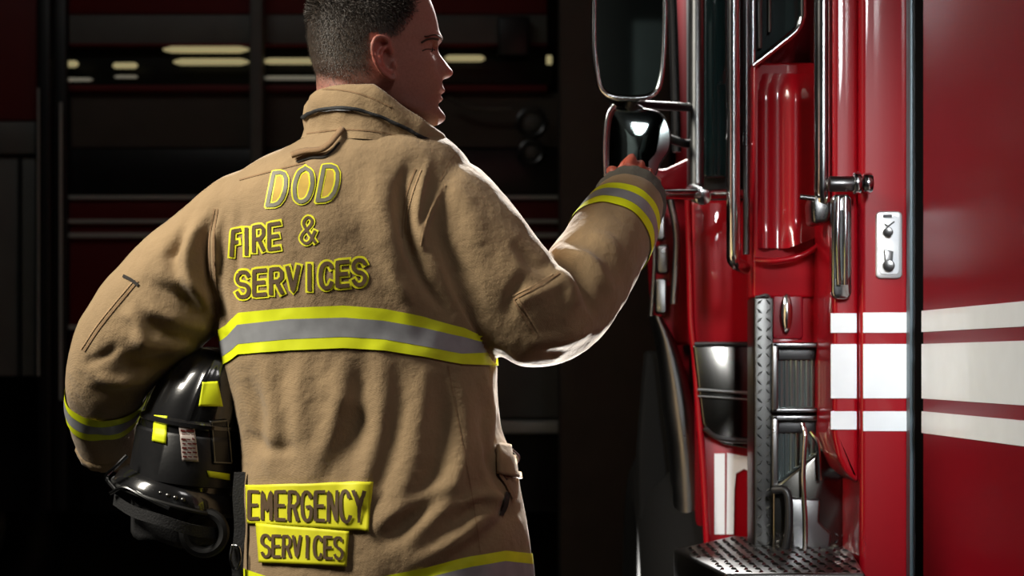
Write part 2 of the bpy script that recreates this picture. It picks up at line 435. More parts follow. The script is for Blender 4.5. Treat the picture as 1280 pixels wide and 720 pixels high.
# far red strip with windows and rails
YD = 4.25
RC('door_panel', M['red'], 864, 250, 944, 432, YD, .12, .008)
RC('cab_window', M['glass_dark'], 879, -200, 910, 222, YD-.03, .06, .006)
PL('window_surround', M['black'], [(862, -200), (944, -200), (944, 252), (864, 262)], YD+.01, .1, .003, 2)
# left edge beading running down the front of the cab
bead = smooth_path([W(860, 250, YD-.02), W(862, 320, YD-.02), W(864, 400, YD-.02), W(868, 440, YD-.02), W(874, 520, YD-.02), (W(880, 600, YD-.02)), W(885, 700, YD-.02)], 6)
MB().tube(bead, .0075, 10).build('edge_bead', M['red'], ft)
# polished panel and panel under it
PL('polished_panel', M['steel_polish'], [(866, 431), (944, 431), (944, 562), (905, 556), (886, 546), (878, 530)], YD-.035, .05, .005, 3, label='dark mirror-polished steel panel')
pp = ft.children[-1]
MB().tube([W(868, 430, YD-.04), W(944, 430, YD-.04)], .005, 8).build('panel_trim', M['chrome_dark'], pp)
MB().tube(smooth_path([W(880, 535, YD-.04), W(900, 548, YD-.04), W(944, 552, YD-.04)], 5), .006, 8).build('panel_trim', M['chrome_dark'], pp)
MB().tube([W(872, 487, YD-.045), W(944, 492, YD-.045)], .0035, 8).tube([W(872, 495, YD-.045), W(944, 500, YD-.045)], .002, 8).build('panel_rib', M['steel'], pp)
low = PL('door_panel', M['red'], [(876, 540), (944, 552), (944, 760), (890, 760)], YD-.01, .12, .006)
MB().plate([(893, 567), (906, 567), (906, 668), (893, 668)], YD-.013, .002).plate([(909, 566), (930, 570), (946, 572), (942, 592), (930, 586), (920, 592), (918, 612), (917, 668), (908, 668)], YD-.013, .002).build('white_numeral', M['white'], low, label='white upright bars shaped like a numeral')  # two plain white bar shapes laid on the red panel
# tread plate upright strip
def tread(mb, a, u, v, nu, nv, L, nrm):
    """raised lozenges on a plane"""
    for i in range(nu):
        for k in range(nv):
            c = a+u*((i+.5)/nu)+v*((k+.5)/nv)
            d = (u.normalized()+v.normalized()) if (i+k) % 2 else (u.normalized()-v.normalized())
            d = d.normalized(); e = nrm.cross(d)
            t = [c+d*L, c+e*L*.32, c-d*L, c-e*L*.32]; top = [q*.45+c*.55+nrm*L*.32 for q in t]
            mb.add(t+top, [(0, 1, 5, 4), (1, 2, 6, 5), (2, 3, 7, 6), (3, 0, 4, 7), (4, 5, 6, 7)])
ts = MB().rect(943, 372, 967, 760, YC-.02, .12, .003)
a = W(944, 372, YC-.021); tread(ts, a, Vector((W(966, 0, YC).x-W(944, 0, YC).x, 0, 0)), Vector((0, 0, -.6)), 2, 34, .0075, Vector((0, -1, 0)))
ts.build('tread_plate', mat('tread_metal', (.06, .06, .058), .34, metal=1, rough_noise=.1), ft)
# lamp cluster: two ribbed housings in a dark frame
for (x0, y0, x1, y1) in ((965, 428, 1039, 516), (965, 519, 1039, 612)):
    fb = MB()
    Yl = YC-.04
    fb.rect(x0, y0, x1, y0+7, Yl, .06, .003).rect(x0, y1-6, x1, y1, Yl, .06, .003).rect(x0, y0, x0+8, y1, Yl, .06, .003).rect(x1-5, y0, x1, y1, Yl, .06, .003)
    fo = fb.build('lamp_housing', M['chrome_dark'] , ft)
    lb = MB().rect(x0+7, y0+6, x1-4, y1-5, Yl+.03, .03)
    for k in range(9):
        xx = x0+11+k*(x1-x0-18)/8.6
        lb.tube([W(xx, y0+8, Yl+.03), W(xx, y1-7, Yl+.03)], .0042, 8)
    lb.build('ribbed_lens', M['lens'], fo)
    MB().rect(x0+8, y0+7, x1-4, y0+22, Yl+.02, .01, .002).build('shade', M['black'], fo)
# polished curved quarter panel under the lamps
q = MB()
pts = [(965, 612), (1039, 552), (1044, 575), (1052, 592), (1062, 603), (1073, 608), (1073, 790), (965, 790)]
q.plate(pts, YC-.055, .1, .006)
q.build('quarter_panel', M['steel_polish'], ft)
qp = ft.children[-1]
t2 = MB()
for i in range(11):
    for k in range(10):
        x = 972+i*9.2; y = 668+k*9
        if y < 612+(1073-x)*0: continue
        c = W(x, y, YC-.056); L = .006
        sgn = 1 if (i+k) % 2 else -1
        d = Vector((1, 0, sgn)).normalized(); e = Vector((sgn, 0, -1)).normalized()
        t_ = [c+d*L, c+e*L*.35, c-d*L, c-e*L*.35]; tp = [z*.4+c*.6+Vector((0, -L*.4, 0)) for z in t_]
        t2.add(t_+tp, [(0, 1, 5, 4), (1, 2, 6, 5), (2, 3, 7, 6), (3, 0, 4, 7), (4, 5, 6, 7)])
t2.build('tread_pattern', M['chrome_dark'], qp)
MB().tube(smooth_path([W(1003, 530, YC-.07), W(1006, 545, YC-.08), W(1004, 600, YC-.08), W(1007, 660, YC-.08), W(1005, 715, YC-.08)], 5), .005, 10).tube(smooth_path([W(1013, 540, YC-.07), W(1022, 556, YC-.08), W(1025, 600, YC-.08)], 5), .004, 8).build('conduit', M['chrome'], ft)
MB().plate([(986, 622), (1026, 624), (1024, 652), (1040, 668), (1036, 694), (990, 690)], YC-.075, .02, .005).build('lower_bracket', M['chrome_dark'], ft)
c_ = W(972, 656, YC-.08)
lh = MB().tube(smooth_path([W(966, 612, YC-.09), W(984, 616, YC-.1), W(986, 660, YC-.1), W(980, 690, YC-.09), (W(967, 694, YC-.08))], 5), .008, 10).build('lower_handle', M['black'], ft)
# step with diamond plate top
zt = zz(684, 3.9)
s0, s1 = W(842, 684, 4.02), W(972, 0, 3.6)
st = MB()
top = [Vector((W(842, 0, 3.86).x, 3.86, zt)), Vector((W(916, 0, 4.16).x, 4.16, zt)), Vector((W(1060, 0, 4.0).x, 4.02, zt)), Vector((W(1060, 0, 3.6).x, 3.42, zt)), Vector((W(905, 0, 3.42).x, 3.42, zt))]
st.prism(top, [p-Vector((0, 0, .09)) for p in top], .006)
for i in range(17):
    for k in range(16):
        p = Vector((W(842, 0, 3.86).x+.012+i*.021, 3.44+k*.043, zt))
        # keep inside the outline
        def inside(p):
            c = False; n = len(top)
            for j in range(n):
                A, B = top[j], top[j-1]
                if (A.y > p.y) != (B.y > p.y) and p.x < (B.x-A.x)*(p.y-A.y)/(B.y-A.y)+A.x: c = not c
            return c
        if not inside(p+Vector((-.01, 0, 0))) or not inside(p+Vector((.01, .012, 0))): continue
        sgn = 1 if (i+k) % 2 else -1
        d = Vector((.5, sgn, 0)).normalized(); e = Vector((sgn, -.5, 0)).normalized(); L = .012
        t_ = [p+d*L, p+e*L*.32, p-d*L, p-e*L*.32]; tp = [z*.4+p*.6+Vector((0, 0, L*.3)) for z in t_]
        st.add(t_+tp, [(0, 1, 5, 4), (1, 2, 6, 5), (2, 3, 7, 6), (3, 0, 4, 7), (4, 5, 6, 7)])
st.build('step', M['chrome_dark'], ft, label='diamond plate step')
MB().box((W(930, 0, 3.9).x, 3.5, .0), (W(930, 0, 3.9).x+.06, 3.56, zt-.08), .01).build('step_leg', M['black'], ft)
# wheel and polished arch at the far end
wc = Vector((W(800, 0, 4.6).x+.13, 4.78, .52))
wh = MB().torus(wc, .37, .15, 'x', 48, 14, .95).build('wheel', M['rubber'], ft)
MB().cyl(wc-Vector((.12, 0, 0)), wc+Vector((.12, 0, 0)), .25, 32, .02).build('hub', M['chrome_dark'], wh)
arch = MB(); rows = []
path = smooth_path([(820, 395), (832, 425), (842, 465), (851, 515), (858, 570), (862, 630), (862, 690), (860, 760)], 6)
for i, p in enumerate(path):
    w_ = 9+14*min(1, i/18); row = []
    for k in range(13):
        a = PI*k/12
        row.append(W(p[0]-w_*math.cos(a)*.9, p[1]-w_*math.cos(a)*.22, 4.42)+Vector((0, -math.sin(a)*.032, 0)))
    rows.append(row)
arch.rings(rows, caps=False, closed=False)
rows2 = [[v+Vector((0, .05, 0)) for v in r] for r in rows]; arch.rings(rows2, caps=False, closed=False)
arch.build('wheel_arch', M['chrome_dark'], ft, sharp=80)
PL('arch_liner', M['matt_black'], [(808, 438), (838, 440), (846, 520), (850, 600), (850, 760), (800, 760), (798, 560)], 4.5, .1, .01)
wh.data.materials[0] = M['matt_black']
# hinge hardware column left of the panel
hb = MB()
for y0, y1, xx in ((262, 300, 826), (306, 342, 830), (348, 392, 828)):
    hb.plate(round_rect(xx-8, y0, xx+6, y1, 4), 4.38, .05, .004)
hb.tube(smooth_path([W(838, 250, 4.34), W(846, 300, 4.34), W(842, 380, 4.34)], 6), .008, 10)
hb.tube(smooth_path([W(812, 262, 4.4), W(818, 320, 4.4), W(814, 395, 4.4)], 6), .005, 10)
hb.build('hinge_column', M['chrome_dark'], ft)
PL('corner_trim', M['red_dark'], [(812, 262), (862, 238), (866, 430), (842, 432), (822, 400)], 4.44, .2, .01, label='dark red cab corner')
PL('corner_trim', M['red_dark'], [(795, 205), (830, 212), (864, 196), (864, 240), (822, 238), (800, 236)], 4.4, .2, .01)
# chrome grab rails
def rail(pts, r, name='grab_rail', m='chrome', n=18):
    return MB().tube(smooth_path(pts, 6), r, n).build(name, M[m], ft)
rail([W(871, -200, 4.13), W(871, 100, 4.13), W(871, 236, 4.13)], .0145, m='steel')
rail([W(916.5, -200, 3.90), W(916.5, 150, 3.90), W(916.5, 300, 3.90), W(918, 326, 3.91), (W(930, 335, 3.97))], .0135)
rail([W(933, -200, 3.93), W(933, 150, 3.93), W(933, 318, 3.95)], .0065, m='chrome_dark')
rail([W(1028.5, -200, 3.74), W(1028.5, 100, 3.74), W(1028.5, 236, 3.74), W(1028, 252, 3.76), W(1024, 268, 3.85)], .0165)
# horizontal bar and its brackets
MB().tube(smooth_path([W(824, 243, 3.72), W(850, 243, 3.84), W(880, 243, 3.95), W(908, 242, 3.98), (W(930, 242, 4.02))], 6), .0095, 14).build('grab_bar', M['chrome'], ft)
MB().cyl(W(866, 240, 4.08), W(879, 246, 3.92), .017, 20, .004).build('bar_clamp', M['chrome'], ft)
MB().tube([W(916, 242, 3.94), W(920, 240, 4.3)], .012, 12).tube([W(871, 236, 4.13), W(871, 246, 3.95)], .013, 12).build('bar_bracket', M['chrome_dark'], ft)
# bracket at the foot of the large rail and knob
k = MB().plate([(1014, 250), (1022, 240), (1040, 238), (1042, 262), (1036, 278), (1016, 280)], 3.73, .09, .008).build('rail_bracket', M['chrome_dark'], ft)
MB().cyl(W(1036, 230, 3.66), W(1072, 230, 3.66), .0145, 20, .003).build('bracket_stub', M['chrome_dark'], k)
MB().cyl(W(1000, 246, 3.72), W(1018, 248, 3.72), .005, 10).build('bracket_pin', M['chrome_dark'], k)
MB().cyl(W(1066, 229, 3.655), W(1076, 229, 3.655), .021, 24, .004).cyl(W(1078, 229, 3.655), W(1091, 229, 3.655), .019, 24, .006).build('bracket_knob', M['chrome'], k)
MB().tube([W(1070, 229, 3.66), W(1070, 229, 3.74)], .01, 12).build('bracket_post', M['chrome_dark'], k)
# recessed vertical handle
h = PL('recessed_handle', M['chrome'], round_rect(1040, 242, 1065, 374, 9), YA-.005, .03, .005)
MB().tube(smooth_path([W(1048, 246, YA-.012), W(1047, 300, YA-.016), W(1049, 356, YA-.012)], 5), .0045, 10).build('handle_bar', M['chrome'], h)
MB().tube(smooth_path([W(1057, 246, YA-.012), W(1057, 300, YA-.016), W(1057, 356, YA-.012)], 5), .0045, 10).build('handle_bar', M['chrome'], h)
MB().plate(round_rect(1043, 262, 1062, 350, 6), YA-.007, .004).build('handle_recess', M['black'], h)
# door latch
L_ = PL('latch_plate', M['silver_plate'], round_rect(1095, 264, 1128, 348, 6), YA-.008, .012, .003)
MB().plate(round_rect(1099, 270, 1124, 343, 5), YA-.011, .004, .0015).build('latch_face', M['white'], L_)
MB().cyl(W(1110, 290, YA-.022), W(1110, 290, YA-.005), .0095, 20, .002).build('key_lock', M['chrome_dark'], L_)
MB().cyl(W(1111, 332, YA-.02), W(1111, 332, YA-.005), .011, 20, .002).plate([(1105, 312), (1117, 314), (1115, 338), (1107, 336)], YA-.016, .01, .002).build('latch_lever', M['chrome_dark'], L_)
MB().rect(1104, 268, 1115, 272, YA-.013, .003).tube([W(1104, 279, YA-.013), W(1110, 283, YA-.013), W(1118, 277, YA-.013)], .0015, 6).build('latch_marking', M['black'], L_)
# mirrors
YM = 3.88
mr = empty('mirror_pivot', (0, 0, 0), None, None); bpy.data.objects.remove(mr)
outl = [(744, -60), (743, 0), (743, 60), (747, 95), (752, 112), (764, 121), (787, 123), (810, 121), (822, 112), (827, 95), (830, 60), (831, 0), (830, -60), (822, -80), (752, -80)]
outl = [tuple(p) for p in smooth_path(outl+[outl[0]], 4)[:-1]]
mh = MB().plate(outl, YM, .07, .01, 4).build('mirror_housing', M['black'], ft)
def loop_tube(o2, Y, r): 
    return MB().tube([W(x, y, Y) for x, y in o2+[o2[0], o2[1]]], r, 10, caps=False)
loop_tube(outl, YM-.002, .0055).build('mirror_rim', M['chrome'], mh)
inner = [(787+(x-787)*.93, 20+(y-20)*.96) for x, y in outl]
gb = MB().plate(inner, YM-.004, .004)
for v in gb.v:            # aim the glass a little sideways and up
    v.y += (v.x-W(787, 0, YM).x)*.02
gb.build('mirror_glass', M['mirror'], mh, smooth=False)
out2 = [(757, 160), (756, 200), (757, 232), (780, 240), (812, 236), (826, 205), (838, 186), (838, 160), (826, 140), (800, 134), (770, 132), (762, 138)]
out2 = [tuple(p) for p in smooth_path(out2+[out2[0]], 3)[:-1]]
m2 = MB().plate(out2, YM+.05, .06, .008, 3).build('mirror_housing', M['black'], ft)
MB().tube(smooth_path([W(768, 131, YM+.03), W(760, 145, YM+.03), W(756, 180, YM+.03), W(757, 232, YM+.03)], 5), .0055, 10).build('mirror_rim', M['chrome'], m2)
# convex lower glass
cv = MB(); c0 = W(797, 186, YM+.045); vs = [c0+Vector((0, -.006, 0))]; fs = []
NN = len(out2); rr = [.25, .5, .75, .94]
for q_ in rr:
    for x, y in out2:
        p = W(797+(x-797)*q_, 186+(y-186)*q_, YM+.045); vs.append(p+Vector((0, -.006*(1-q_*q_), 0)))
for i in range(NN): fs.append((0, 1+i, 1+(i+1) % NN))
for r_i in range(3):
    for i in range(NN):
        a = 1+r_i*NN; fs.append((a+i, a+NN+i, a+NN+(i+1) % NN, a+(i+1) % NN))
cv.add(vs, fs); cv.build('mirror_glass', M['mirror'], m2)
arm = MB().tube(smooth_path([W(790, 124, YM+.04), W(788, 133, YM+.05), W(800, 140, YM+.06)], 4), .012, 10)
arm.tube(smooth_path([W(765, 128, YM+.06), W(800, 131, YM+.1), W(862, 134, YM+.25)], 5), .009, 10)
arm.tube(smooth_path([W(775, 134, YM+.06), W(820, 165, YM+.1), W(850, 178, YM+.3), W(866, 180, YM+.35)], 5), .009, 10)
arm.build('mirror_arm', M['black'], ft)
MB().tube([W(838, -60, 4.3), W(842, 40, 4.3), W(846, 190, 4.3)], .010, 10).build('mirror_post', M['black'], ft)

# ================================================================ FIREFIGHTER
YP = 3.27
man = empty('person', (W(480, 0, YP).x, YP, 0), 'firefighter in tan turnout coat, seen from behind, one hand on the red engine', 'person')
S = YP/F      # metres per pixel at the man

# ---- body: head, neck, trunk, arms, hands, legs grown into one surface
HO = W(465, 85, YP)                       # head origin (ear height)
yaw = math.radians(14)
fwd = Vector((math.cos(yaw), math.sin(yaw), 0)); lat = Vector((math.sin(yaw), -math.cos(yaw), 0))   # lat points to the viewer side
def HP(dx, dl, y):
    """dx forward and dl sideways in pixels-sized units, y is the height read on the photo"""
    return HO+fwd*(dx*S/math.cos(yaw)*1.0)+lat*(dl*S)+Vector((0, 0, (85-y)*S))
hrows = [(-33, 4, 6, 5), (-32, 22, 26, 20), (-28, 38, 42, 35), (-20, 54, 57, 47), (-8, 67, 68, 56), (6, 74, 74, 60), (22, 79, 77, 62), (38, 82, 78, 63),
         (49, 83, 78, 63), (56, 80, 77, 62), (64, 78, 76, 61), (72, 79, 74, 60), (80, 80, 72, 59), (88, 82, 70, 58), (94, 85, 66, 57), (100, 86, 62, 56),
         (106, 86, 56, 55), (112, 86, 48, 54), (118, 84, 38, 52), (124, 84, 26, 49), (130, 83, 12, 46), (137, 84, -2, 43), (144, 86, -12, 38), (150, 85, -24, 31), (155, 78, -36, 22), (157, 66, -48, 10)]
HR = smooth_path(hrows, 3)
NT = 72
head = MB(); rings = []
for (y, Fr, Bk, Wd) in HR:
    ring = []
    sm_ = min(1, max(0, (60-Bk)/75)); sm_ = sm_*sm_*(3-2*sm_); mid = (Fr-Bk)/2*sm_
    for k in range(NT):
        th = 2*PI*k/NT; c = math.cos(th); s = math.sin(th)
        dx = mid+((Fr-mid) if c > 0 else (Bk+mid))*abs(c)**.9*(1 if c > 0 else -1)
        dl = Wd*abs(s)**.85*(1 if s > 0 else -1)
        if c > 0:                                                # face tapers towards the front
            dl *= 1-.16*c
        ang = math.degrees(math.atan2(s, c)); aa = abs(ang)
        g = lambda a0, y0, wa, wy: math.exp(-((aa-a0)/wa)**2-((y-y0)/wy)**2)
        n = 0
        # nose: narrow wedge growing to the tip
        nose = 0
        if 54 < y < 97:
            t = (y-54)/(85-54)
            nose = 20*min(1, max(0, t))**1.1 if y <= 85 else 20*(1-((y-85)/12)**2.4)
            nose = max(0, nose)
        n += nose*math.exp(-(aa/(7+2.5*min(1, max(0, (y-60)/25))))**2)
        n += 6*g(13, 88, 5, 6)                                   # nostril wings
        n += 4.5*g(16, 48, 16, 6)                                # brow ridge
        n -= 8*g(24, 61, 11, 8)                                  # eye sockets
        n += 3.5*g(24, 63, 7, 4)                                 # lids
        n += 3.5*g(42, 80, 16, 12)                               # cheek bones
        n += 4.5*g(0, 111, 15, 4.2)+4*g(0, 121.5, 14, 3.6)             # lips
        n -= 2.5*g(0, 116, 16, 2.2)
        n -= 4*g(0, 130, 20, 4)                                  # chin groove
        n += 5*g(0, 144, 20, 8)                                  # chin
        n += 2.5*g(30, 105, 10, 12)-2*g(60, 110, 18, 14)
        n -= 2.5*g(62, 45, 16, 18)                               # temples
        r = math.hypot(dx, dl) or 1
        dx += n*c; dl += n*s
        ring.append(HP(dx, dl, y))
    rings.append(ring)
head.rings(rings)
# neck
nk = []
for y, cx, rx, ry in ((60, 448, 48, 46), (90, 445, 50, 48), (120, 446, 50, 50), (150, 446, 54, 54), (180, 446, 64, 60), (215, 446, 80, 66), (245, 446, 100, 70)):
    c = W(cx, y, YP)
    nk.append([c+Vector((math.cos(2*PI*k/40)*rx*S, math.sin(2*PI*k/40)*ry*S, 0)) for k in range(40)])
head.rings(nk)
# ears
def ear(sgn):
    def E(x, y, out): return HP(x-465, sgn*(57+out), y)
    hx = smooth_path([(478, 76, 3), (474, 62, 8), (466, 57, 12), (458, 58, 14.5), (453.5, 66, 16), (453, 76, 16), (457, 88, 14), (464, 98, 10.5), (472, 104, 7), (480, 107, 5), (484, 102, 3)], 5)
    head.tube([E(*p) for p in hx], [3.0*S]*len(hx), 8)
    # shell of the ear
    vs = []; fs = []
    inner = smooth_path([(480, 80, 0), (476, 70, 3), (470, 65, 6), (464, 66, 8), (460, 72, 9), (460, 80, 9), (464, 89, 8), (470, 96, 6), (476, 100, 3), (481, 102, 2), (483, 98, 1)], 5)
    n = len(hx)
    for q, (a, b) in enumerate(zip(hx, inner)):
        vs += [E(a[0], a[1], a[2]), E(b[0], b[1], b[2]-2), E(474, 88, -2), E(a[0]+2, a[1], a[2]-6), E(b[0]+2, b[1], b[2]-10), E(478, 88, -12)]
    for q in range(n-1):
        o = q*6
        fs += [(o, o+1, o+7, o+6), (o+1, o+2, o+8, o+7), (o+3, o+9, o+10, o+4), (o+4, o+10, o+11, o+5), (o, o+6, o+9, o+3)]
    fs += [(0, 3, 4, 1), (1, 4, 5, 2), ((n-1)*6, (n-1)*6+1, (n-1)*6+4, (n-1)*6+3), ((n-1)*6+1, (n-1)*6+2, (n-1)*6+5, (n-1)*6+4)]
    fs += [(2, 5, (n-1)*6+5, (n-1)*6+2)]
    head.add(vs, fs)
    ah = smooth_path([(472, 68, 7), (466, 74, 9), (465, 84, 9), (470, 94, 6), (477, 98, 4)], 4)
    head.tube([E(*p) for p in ah], [2.4*S]*len(ah), 8)
    head.sphere(E(482, 90, 3), (3.6*S, 3*S, 6*S), 10)
ear(1); ear(-1)

for sg in (1, -1): head.sphere(HP(60, sg*25, 60.5), (10.2*S, 10.2*S, 8.6*S), 16)
# trunk under the coat
tr_rows = [(175, 455, 70, 50), (200, 450, 120, 70), (230, 445, 140, 85), (300, 445, 135, 95), (400, 448, 130, 95), (500, 458, 128, 98), (600, 472, 138, 105), (700, 480, 145, 108), (760, 482, 140, 105), (800, 482, 128, 100)]
rr_ = []
for y, cx, a, b in smooth_path(tr_rows, 3):
    c = W(cx, y, YP); rr_.append([c+Vector((math.cos(2*PI*k/36)*a*S, math.sin(2*PI*k/36)*b*S, 0)) for k in range(36)])
head.rings(rr_)
SHR = W(555, 250, YP-.02); ELR = W(672, 396, 3.27); WRR = W(784, 262, 3.45)
SHL = W(320, 265, YP); ELL = W(150, 435, 3.27); WRL = W(142, 566, 3.42)
head.tube([SHR, SHR.lerp(ELR, .5), ELR], [.062, .056, .046], 18); head.tube([ELR, ELR.lerp(WRR, .4), WRR], [.048, .045, .030], 18)
head.tube([SHL, SHL.lerp(ELL, .5), ELL], [.062, .056, .046], 18); head.tube([ELL, ELL.lerp(WRL, .4), WRL], [.048, .045, .030], 18)
# legs
for sx in (-1, 1):
    hip = W(482, 770, YP)+Vector((sx*.10, 0, 0)); kn = Vector((hip.x+sx*.02, YP+.01, .50)); an = Vector((hip.x+sx*.03, YP-.02, .10))
    head.tube([hip, hip.lerp(kn, .5), kn, kn.lerp(an, .35), an], [.095, .085, .062, .062, .042], 18)
    head.tube([an+Vector((0, -.03, -.045)), an+Vector((sx*.01, .06, -.055)), an+Vector((sx*.02, .15, -.065))], [.045, .042, .03], 12)
# hands ------------------------------------------------------------
def hand(wr, pal, side, nrm, fingers, thumb, width=.082):
    """palm slab from wrist to knuckles, four unequal jointed fingers, a thumb off the side of the palm"""
    d = (pal-wr).normalized()
    rows = []
    for t, w_, h_ in ((0, .030, .022), (.25, .036, .020), (.6, .041, .018), (.9, .042, .016), (1.02, .036, .012)):
        c = wr.lerp(pal, t); rows.append([c+side*math.cos(2*PI*k/16)*w_+nrm*math.sin(2*PI*k/16)*h_ for k in range(16)])
    head.rings(rows)
    for pts in fingers: head.tube(pts, [.0095, .0092, .0085, .0078, .0062][:len(pts)], 10); head.sphere(pts[-1], .0066, 8)
    head.tube(thumb, [.0125, .0115, .0100, .0085][:len(thumb)], 10); head.sphere(thumb[-1], .0088, 8)
# right hand: up over the cuff and closing over the chrome bar
wr = WRR+(WRR-ELR).normalized()*.015
bar = W(826, 243, 3.74)
pal = W(801, 221, 3.58)
dr = (pal-wr).normalized(); side = Vector((.55, -.35, -.75)); side = (side-dr*side.dot(dr)).normalized(); nr = dr.cross(side).normalized()
if nr.z < 0: nr = -nr
fs_ = []
for i, L in enumerate((.040, .045, .042, .034)):
    k0 = pal+side*(-.030+.020*i)
    k1 = k0+dr*L*.9+nr*.004; k2 = k1+dr*L*.45-nr*.022; k3 = k2-nr*.020-dr*.008
    fs_.append([k0, k0.lerp(k1, .5)+nr*.004, k1, k2, k3])
th0 = wr.lerp(pal, .35)-side*.030
hand(wr, pal, side, nr, fs_, [th0, th0-side*.022+dr*.02, th0-side*.022+dr*.05-nr*.012, th0-side*.010+dr*.070-nr*.026])
# left hand: under the helmet brim, fingers curled up around it
wl = WRL+(WRL-ELL).normalized()*.01
pl_ = W(178, 596, 3.42); dl_ = (pl_-wl).normalized(); sd = Vector((0, -1, .1)); sd = (sd-dl_*sd.dot(dl_)).normalized(); nl = dl_.cross(sd).normalized()
if nl.z > 0: nl = -nl
fs_ = []
for i, L in enumerate((.040, .045, .042, .034)):
    k0 = pl_+sd*(-.030+.020*i)
    k1 = k0+dl_*L; k2 = k1+dl_*L*.6-nl*.014; k3 = k2+dl_*.008-nl*.020
    fs_.append([k0, k0.lerp(k1, .5), k1, k2, k3])
th0 = wl.lerp(pl_, .3)-nl*.005-sd*.03
hand(wl, pl_, sd, nl, fs_, [th0, th0-sd*.02+dl_*.02, th0-sd*.02+dl_*.045-nl*.02, th0-sd*.01+dl_*.06-nl*.03])

bme = remesh(head, .0030, 3, .5)
body = link('body', bme, M['skin'], man)
# colour of skin: redder ear, lips, nose and knuckles; close cropped scalp darkens where the hair grows
def hairness(dx, y, la):
    """1 inside the hair line, 0 on bare skin, in head units"""
    front = 42+ (2 if y < 0 else 0)
    if y < 2: line = 42+(2-y)*2.6
    elif y < 20: line = 42-(y-2)*.15
    elif y < 52: line = 39-(y-20)*.65
    elif y < 62: line = 18-(y-52)*2.8
    else: line = -10-(y-62)*.10
    a = 1/(1+math.exp(-(line-dx)/3.0))
    b = 1/(1+math.exp((y-(100+abs(la)*.02))/6.0))
    return a*b
ca = bme.color_attributes.new('Col', 'FLOAT_COLOR', 'POINT')
offm = man.location
cols = []
for v in bme.vertices:
    w = v.co+offm; r = w-HO
    dx = r.dot(fwd)*math.cos(yaw)/S; la = r.dot(lat)/S; y = 85-r.z/S
    c = np.array((.34, .15, .115))
    if y < 175 and abs(dx) < 130:
        def gg(x0, y0, s1, s2): return math.exp(-((dx-x0)/s1)**2-((y-y0)/s2)**2)
        c = c*(1+.0*dx)
        er = gg(2, 82, 18, 26)*(1 if abs(la) > 60 else .2)
        c = c+np.array((.14, -.02, -.015))*er
        c = c+np.array((.06, -.03, -.02))*gg(100, 84, 10, 10)
        lipm = gg(94, 113, 10, 6)+gg(92, 121, 9, 4)
        c = c*(1-.6*min(1, lipm))+np.array((.34, .08, .07))*.6*min(1, lipm)
        beard = max(0, 1/(1+math.exp(-(y-112)/6))*1/(1+math.exp(-(dx-0)/10)))*(1-min(1, lipm))
        c = c*(1-.28*beard)
        h = hairness(dx, y, la)
        if abs(la) > 61 and -14 < dx < 24 and y > 52: h = 0
        c = c*(1-h)+np.array((.085, .062, .046))*h
    elif y < 330 and w.x > W(740, 0, 3.5).x:
        c = np.array((.36, .085, .055))
    cols += [c[0], c[1], c[2], 1]
ca.data.foreach_set('color', cols)
body_bvh = bvh_of(bme, offm)
# eyes and brows
EX, EL = 60.5, 25
for sg in (1, -1):
    e = MB().sphere(HP(EX, sg*EL, 63), 9.0*S, 20).build('eye', M['eye'], body)
    MB().sphere(HP(EX+7.6, sg*(EL+1), 63), (2.6*S, 2.6*S, 3.6*S), 12).build('iris', M['black'], e)
    bm_ = MB(); 
    for k in range(26):
        t = k/25; dx0 = 84-t*20; la0 = sg*(16+t*28); y0 = 50-4*math.sin(PI*min(1, t*1.1))
        o0 = HP(dx0+12, la0*1.3, y0); d0 = (HP(0, 0, y0)-o0).normalized()
        hit = body_bvh.ray_cast(o0, d0)
        if hit[0] is None: continue
        bm_.tube([hit[0]-d0*.0005, hit[0]-d0*.002+(HP(-6, sg*6, y0-1)-HP(0, 0, y0)).normalized()*.004], [.0011, .0003], 5)
    bm_.build('eyebrow', M['brow'], body)
# hair: thousands of short strands, longer on top, faded at the nape
hr = MB(); rnd = random.Random(3)
polys = [p for p in bme.polygons]
cnt = 0
hv = []; hf = []
for p in polys:
    w = p.center+offm; r = w-HO
    y = 85-r.z/S
    if y > 112: continue
    dx = r.dot(fwd)*math.cos(yaw)/S; la = r.dot(lat)/S
    if abs(la) > 60.5 and -16 < dx < 24 and y > 50: continue
    h = hairness(dx, y, la)
    if h < .12: continue
    nrm = p.normal
    top = 1/(1+math.exp((y-30)/14.0))
    L = .0025+.011*top
    for q in range(3):
        if rnd.random() > h: continue
        b0 = w+Vector((rnd.uniform(-1, 1), rnd.uniform(-1, 1), rnd.uniform(-1, 1)))*.0018
        grow = (fwd*(.5*top-.1)+Vector((0, 0, -1))*(1-top)*.9+nrm*(.30+.45*top)+Vector((rnd.uniform(-1, 1), rnd.uniform(-1, 1), rnd.uniform(-1, 1)))*.28).normalized()
        sdv = grow.cross(nrm)
        if sdv.length < .01: continue
        sdv = sdv.normalized()*.00038
        l = L*rnd.uniform(.6, 1.2); o = len(hv)
        m_ = b0+grow*l*.55+nrm*l*.05
        hv += [b0+sdv, b0-sdv, m_+sdv*.8, m_-sdv*.8, b0+grow*l-nrm*l*.08]
        hf += [(o, o+1, o+3, o+2), (o+2, o+3, o+4)]
me = bpy.data.meshes.new('hair'); me.from_pydata([tuple(v) for v in hv], [], hf); me.update()
hair = link('hair', me, M['hair'], body, smooth=False)

